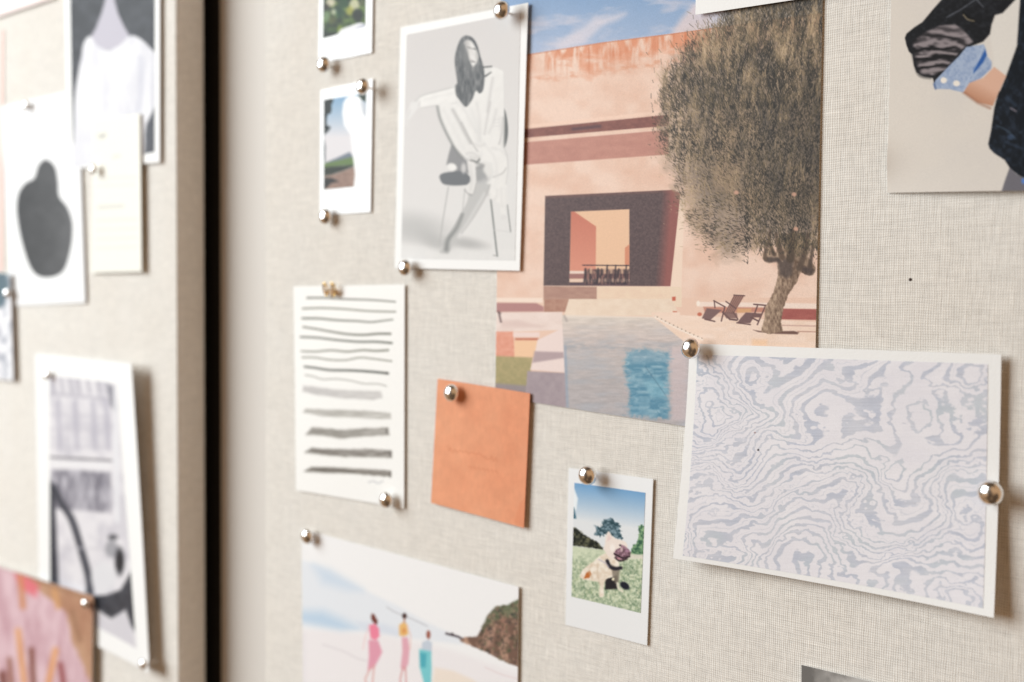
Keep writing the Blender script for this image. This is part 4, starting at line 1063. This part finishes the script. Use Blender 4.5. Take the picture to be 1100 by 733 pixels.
# domed head (h = 0 is its flat back), tapered collar behind it, steel needle into the board
dome = [(0, -.15 * mm), (4.7 * mm, -.15 * mm), (5.25 * mm, .1 * mm)] + [(5.5 * mm * math.cos(math.radians(a)), (.6 + 3.9 * math.sin(math.radians(a))) * mm) for a in range(0, 90, 6)] + [(0, 4.5 * mm)]
head_me = lathe('head', dome, 56)
collar_me = lathe('collar', [(0, -2.6 * mm), (1.5 * mm, -2.6 * mm), (1.7 * mm, -2.3 * mm), (2.2 * mm, -1.4 * mm), (3.0 * mm, -.5 * mm), (3.2 * mm, -.1 * mm), (0, -.1 * mm)], 32)
needle_me = lathe('needle', [(0, -18 * mm), (.55 * mm, -15 * mm), (.6 * mm, -2.4 * mm), (0, -2.4 * mm)], 12)

pins = [  # px, py of the head centre, lift of collar above board, label
    (347.5, 69.5, 0.3, 'silver ball pin under the lower left corner of the leafy instant photo'),
    (389.5, 93, 2.6, 'silver ball pin at the top right corner of the white-figure instant photo'),
    (349.5, 233, 1.4, 'silver ball pin at bottom left of the white-figure instant photo'),
    (538.5, 11, 4.0, 'silver ball pin at the top edge of the seated woman print'),
    (434.8, 288, 2.4, 'silver ball pin at the bottom left corner of the seated woman print'),
    (741.5, 374.5, 3.0, 'silver ball pin at the top left corner of the marbled print'),
    (1063.5, 530, 4.4, 'silver ball pin on the right border of the marbled print'),
    (484.5, 422.5, 3.2, 'silver ball pin on the orange note card'),
    (630.5, 511, 1.4, 'silver ball pin at the top of the dog instant photo'),
    (414.5, 537.5, 2.6, 'silver ball pin at the lower right of the brush drawing'),
    (329.8, 576.5, 1.5, 'silver ball pin at the upper left corner of the beach print'),
    (27.5, 113.5, 1.5, 'blurred silver ball pin at the top edge of the blob print'),
    (99.5, 182, 4.0, 'blurred silver ball pin beside the narrow cream note'),
    (50, 403, 2.0, 'pale blurred pin at the top left of the facade print'),
    (91, 649, 7.0, 'blurred silver ball pin at the right corner of the pink fabric print'),
    (153.5, 714, 11.0, 'pale blurred pin at the bottom right corner of the facade print'),
    (7, 315, 4.0, 'blurred pin at the top of the patterned strip on the left edge')]
stand = [5, 6.5, 2.4, 6, 3.2, 4.6, 4.8, 2.2, 5.2, 2.8, 3.2, 3, 4, 3, 3, 3, 3]      # how far each head stands off the paper, mm
for i, (px, py, lf, lab) in enumerate(pins):
    off = lf + stand[i]
    P = unproj(px, py, (off + 1.2) * mm)
    root = empty('push_pin', (P[0], -off * mm, P[2]))
    tilt = 5 if i not in (3, 8) else 9
    root.rotation_euler = (math.radians(random.uniform(-tilt, tilt)), math.radians(random.uniform(-180, 180)), math.radians(random.uniform(-tilt, tilt)))
    s = .82 if i >= 11 else 1.0
    root.scale = (s, s, s)
    tag(root, lab, 'push pin', 'silver ball pins')
    for nm, me in (('head', head_me), ('collar', collar_me), ('needle', needle_me)):
        if not me.materials: me.materials.append(nickel)
        if not me.polygons[0].use_smooth: me.polygons.foreach_set('use_smooth', [True] * len(me.polygons))
        c = bpy.data.objects.new(nm, me); col.objects.link(c); c.parent = root

# brass clip holding the brush drawing
P = unproj(357, 313.5, 2.2 * mm)
clip = empty('paper_clip', (P[0], -2.2 * mm, P[2]))
tag(clip, 'small brass clip gripping the top edge of the brush drawing', 'clip')


def tube(name, pts, r, mat, parent, seg=10):
    cu = bpy.data.curves.new(name, 'CURVE'); cu.dimensions = '3D'; cu.bevel_depth = r; cu.bevel_resolution = 3; cu.use_fill_caps = True
    sp = cu.splines.new('POLY'); sp.points.add(len(pts) - 1)
    for k_, p in enumerate(pts): sp.points[k_].co = (*p, 1)
    o_ = bpy.data.objects.new(name + '_tmp', cu); col.objects.link(o_)
    dg = bpy.context.evaluated_depsgraph_get(); me = bpy.data.meshes.new_from_object(o_.evaluated_get(dg))
    bpy.data.objects.remove(o_)
    me.materials.clear(); me.name = name
    return link_mesh(name, me, mat, parent)


for dx in (-4.2, 3.6):
    pts = [((dx + 1.9 * math.cos(t)) * mm, (-1.2 - 2.2 * (1 + math.sin(t)) * .5) * mm, (1.5 + 4.2 * math.sin(t)) * mm) for t in np.linspace(-1.57, 4.71, 26)]
    tube('wire_loop', pts, .75 * mm, brass, clip)
bm = bmesh.new(); bmesh.ops.create_cube(bm, size=1)
bmesh.ops.scale(bm, vec=(14 * mm, 1.4 * mm, 3.4 * mm), verts=bm.verts); bmesh.ops.translate(bm, vec=(1 * mm, -.9 * mm, -.6 * mm), verts=bm.verts)
bmesh.ops.bevel(bm, geom=bm.edges[:], offset=.5 * mm, segments=3, affect='EDGES')
me = bpy.data.meshes.new('jaw'); bm.to_mesh(me); bm.free(); link_mesh('jaw', me, flat_mat('clip_jaw_cream', (236, 214, 190), .35), clip)


# ================================================================== linen boards
def linen():
    m, nt, b = principled('linen')
    N = nt.nodes.new; L = nt.links.new
    tc = N('ShaderNodeTexCoord'); sp = N('ShaderNodeSeparateXYZ'); L(tc.outputs['Object'], sp.inputs[0])

    def math_(op, a, b_=None, c=None):
        n = N('ShaderNodeMath'); n.operation = op
        for i_, v in enumerate((a, b_, c)):
            if v is None: continue
            if isinstance(v, (int, float)): n.inputs[i_].default_value = v
            else: L(v, n.inputs[i_])
        return n.outputs[0]

    def noise(sx, sz, detail=2, off=0.0):
        mp = N('ShaderNodeMapping'); mp.inputs['Scale'].default_value = (sx, sx, sz); mp.inputs['Location'].default_value = (off, off, off)
        L(tc.outputs['Object'], mp.inputs['Vector'])
        n = N('ShaderNodeTexNoise'); n.inputs['Scale'].default_value = 1; n.inputs['Detail'].default_value = detail; L(mp.outputs[0], n.inputs['Vector'])
        return n.outputs['Fac']
    wob = noise(60, 60, 2, 3.0)
    pitch = 2 * math.pi / 0.00105
    xx = math_('ADD', sp.outputs['X'], sp.outputs['Y'])
    sx = math_('SINE', math_('ADD', math_('MULTIPLY', xx, pitch), math_('MULTIPLY', wob, 12.0)))
    wob2 = noise(55, 70, 2, 8.0)
    sz = math_('SINE', math_('ADD', math_('MULTIPLY', sp.outputs['Z'], pitch * .94), math_('MULTIPLY', wob2, 12.0)))
    warp = noise(950, 110, 3, 1.0)      # individual upright threads
    weft = noise(100, 1000, 3, 5.0)     # individual level threads
    slub = noise(260, 260, 3, 9.0)
    gaps = math_('MULTIPLY', math_('MULTIPLY', math_('SUBTRACT', 1.0, sx), math_('SUBTRACT', 1.0, sz)), .25)   # pores between threads
    gaps = math_('MULTIPLY', gaps, math_('ADD', .25, math_('MULTIPLY', slub, 1.5)))
    threads = math_('ADD', math_('MULTIPLY', math_('SUBTRACT', warp, .5), 1.0), math_('MULTIPLY', math_('SUBTRACT', weft, .5), 1.0))
    lum = math_('ADD', math_('SUBTRACT', 1.03, math_('MULTIPLY', gaps, .28)), math_('MULTIPLY', threads, .29))
    big = noise(14, 14, 3, 2.0)
    cr_ = N('ShaderNodeValToRGB')
    cr_.color_ramp.elements[0].position = .3; cr_.color_ramp.elements[0].color = (0.765, 0.728, 0.678, 1)
    cr_.color_ramp.elements[1].position = .7; cr_.color_ramp.elements[1].color = (0.775, 0.748, 0.708, 1)
    L(big, cr_.inputs[0])
    vm = N('ShaderNodeVectorMath'); vm.operation = 'SCALE'; L(cr_.outputs[0], vm.inputs[0]); L(lum, vm.inputs['Scale'])
    sl1 = noise(38, 820, 1, 21.0); sl2 = noise(820, 38, 1, 27.0)
    for sl_ in (sl1, sl2):
        mr_ = N('ShaderNodeMapRange'); mr_.inputs['From Min'].default_value = .66; mr_.inputs['From Max'].default_value = .76; L(sl_, mr_.inputs['Value'])
        lum = math_('ADD', lum, math_('MULTIPLY', mr_.outputs[0], .10))
    vm2 = N('ShaderNodeVectorMath'); vm2.operation = 'SCALE'; L(cr_.outputs[0], vm2.inputs[0]); L(lum, vm2.inputs['Scale']); vm = vm2
    # dark flecks in the yarn
    fl = noise(420, 900, 2, 14.0)
    fr_ = N('ShaderNodeMapRange'); fr_.inputs['From Min'].default_value = .72; fr_.inputs['From Max'].default_value = .80; L(fl, fr_.inputs['Value'])
    mx_ = N('ShaderNodeMix'); mx_.data_type = 'RGBA'; L(math_('MULTIPLY', fr_.outputs[0], .55), mx_.inputs[0]); L(vm.outputs[0], mx_.inputs[6]); mx_.inputs[7].default_value = (.30, .24, .18, 1)
    L(mx_.outputs[2], b.inputs['Base Color'])
    b.inputs['Roughness'].default_value = .9; b.inputs['Specular IOR Level'].default_value = .15
    b.inputs['Sheen Weight'].default_value = .1
    h = math_('ADD', math_('ADD', math_('MULTIPLY', sx, .25), math_('MULTIPLY', sz, .25)), math_('MULTIPLY', threads, 1.2))
    bp = N('ShaderNodeBump'); bp.inputs['Strength'].default_value = .55; bp.inputs['Distance'].default_value = .0003; L(h, bp.inputs['Height']); L(bp.outputs[0], b.inputs['Normal'])
    return m


LIN = linen()


def board(name, x0, x1, z0, z1, label):
    t = 0.0255
    root = empty(name, ((x0 + x1) / 2, t, z0)); tag(root, label, 'pinboard', 'linen pinboards')
    bm = bmesh.new(); bmesh.ops.create_cube(bm, size=1)
    bmesh.ops.scale(bm, vec=(x1 - x0, t, z1 - z0), verts=bm.verts)
    bmesh.ops.translate(bm, vec=(0, -t / 2, (z1 - z0) / 2), verts=bm.verts)
    bmesh.ops.bevel(bm, geom=bm.edges[:], offset=.0016, segments=4, affect='EDGES')
    me = bpy.data.meshes.new('fabric_panel'); bm.to_mesh(me); bm.free()
    for p in me.polygons: p.use_smooth = True
    me.set_sharp_from_angle(angle=math.radians(60))
    link_mesh('fabric_panel', me, LIN, root, smooth=False)
    return root


xl = unproj(191.2, 366)[0]; xr = unproj(284, 366)[0]
bl_ = board('pinboard', xl - 1.05, xl, -.62, .62, 'linen-covered pinboard on the left, seen blurred with its brown shaded side')
br_ = board('pinboard', xr, xr + 1.15, -.62, .62, 'large linen-covered pinboard on the right holding the magazine page')
# pin hole left in the cloth
P = unproj(978, 300.5, 0)
bm = bmesh.new(); bmesh.ops.create_uvsphere(bm, u_segments=12, v_segments=8, radius=.00075); bmesh.ops.scale(bm, vec=(1, .12, 1), verts=bm.verts)
me = bpy.data.meshes.new('pin_hole'); bm.to_mesh(me); bm.free()
o = link_mesh('pin_hole', me, flat_mat('hole_dark', (52, 30, 26), .9), br_)
o.location = Vector((P[0], -.00005, P[2])) - br_.location

# wall behind, with painted-in shade in the gap beside the left board
wallm = flat_mat('wall_paint', (206, 200, 194), .75, bump=.2, bscale=300)


def boxobj(name, x0, x1, y0, y1, z0, z1, mat, kind=None, parent=None):
    bm = bmesh.new(); bmesh.ops.create_cube(bm, size=1)
    bmesh.ops.scale(bm, vec=(x1 - x0, y1 - y0, z1 - z0), verts=bm.verts); bmesh.ops.translate(bm, vec=((x0 + x1) / 2, (y0 + y1) / 2, (z0 + z1) / 2), verts=bm.verts)
    me = bpy.data.meshes.new(name); bm.to_mesh(me); bm.free()
    o_ = link_mesh(name, me, mat, parent, smooth=False)
    if kind: o_['kind'] = kind
    return o_


boxobj('wall', -3.2, 1.8, .036, .14, -1.3, 1.3, wallm, 'structure')
boxobj('gap_shade_strip', xl - .07, unproj(237.5, 366, -.036)[0], .0352, .0356, -1.29, 1.29, flat_mat('gap_shade_black', (12, 10, 9), .95), 'structure')  # added black strip standing in for the deep shade behind the board edge

# ================================================================== light
w = bpy.data.worlds.new('World'); scene.world = w; w.use_nodes = True
nt = w.node_tree; bg = nt.nodes['Background']
tc = nt.nodes.new('ShaderNodeTexCoord'); n = nt.nodes.new('ShaderNodeTexNoise'); n.inputs['Scale'].default_value = 1.25; n.inputs['Detail'].default_value = 0.5
cr_ = nt.nodes.new('ShaderNodeValToRGB')
cr_.color_ramp.elements[0].position = .40; cr_.color_ramp.elements[0].color = (.16, .10, .06, 1)
cr_.color_ramp.elements[1].position = .56; cr_.color_ramp.elements[1].color = (.95, .58, .31, 1)
nt.links.new(tc.outputs['Generated'], n.inputs['Vector']); nt.links.new(n.outputs['Fac'], cr_.inputs[0]); nt.links.new(cr_.outputs[0], bg.inputs['Color'])
bg.inputs['Strength'].default_value = .55


def area(name, loc, target, sx, sy, power, color):
    l = bpy.data.lights.new(name, 'AREA'); l.shape = 'RECTANGLE'; l.size = sx; l.size_y = sy; l.energy = power; l.color = color
    o_ = bpy.data.objects.new(name, l); col.objects.link(o_); o_.location = loc
    d = Vector(target) - Vector(loc); o_.rotation_euler = d.to_track_quat('-Z', 'Y').to_euler()
    return o_


area('window_light', (-2.5, -2.1, .95), (-.35, 0, 0), 2.05, 2.2, 143, (.905, .975, .995))

scene.view_settings.view_transform = 'Standard'
scene.view_settings.look = 'None'
scene.view_settings.exposure = 0
scene.view_settings.gamma = 1
scene.render.engine = 'CYCLES'
scene.cycles.use_denoising = True
scene.render.resolution_x = 1024; scene.render.resolution_y = 682
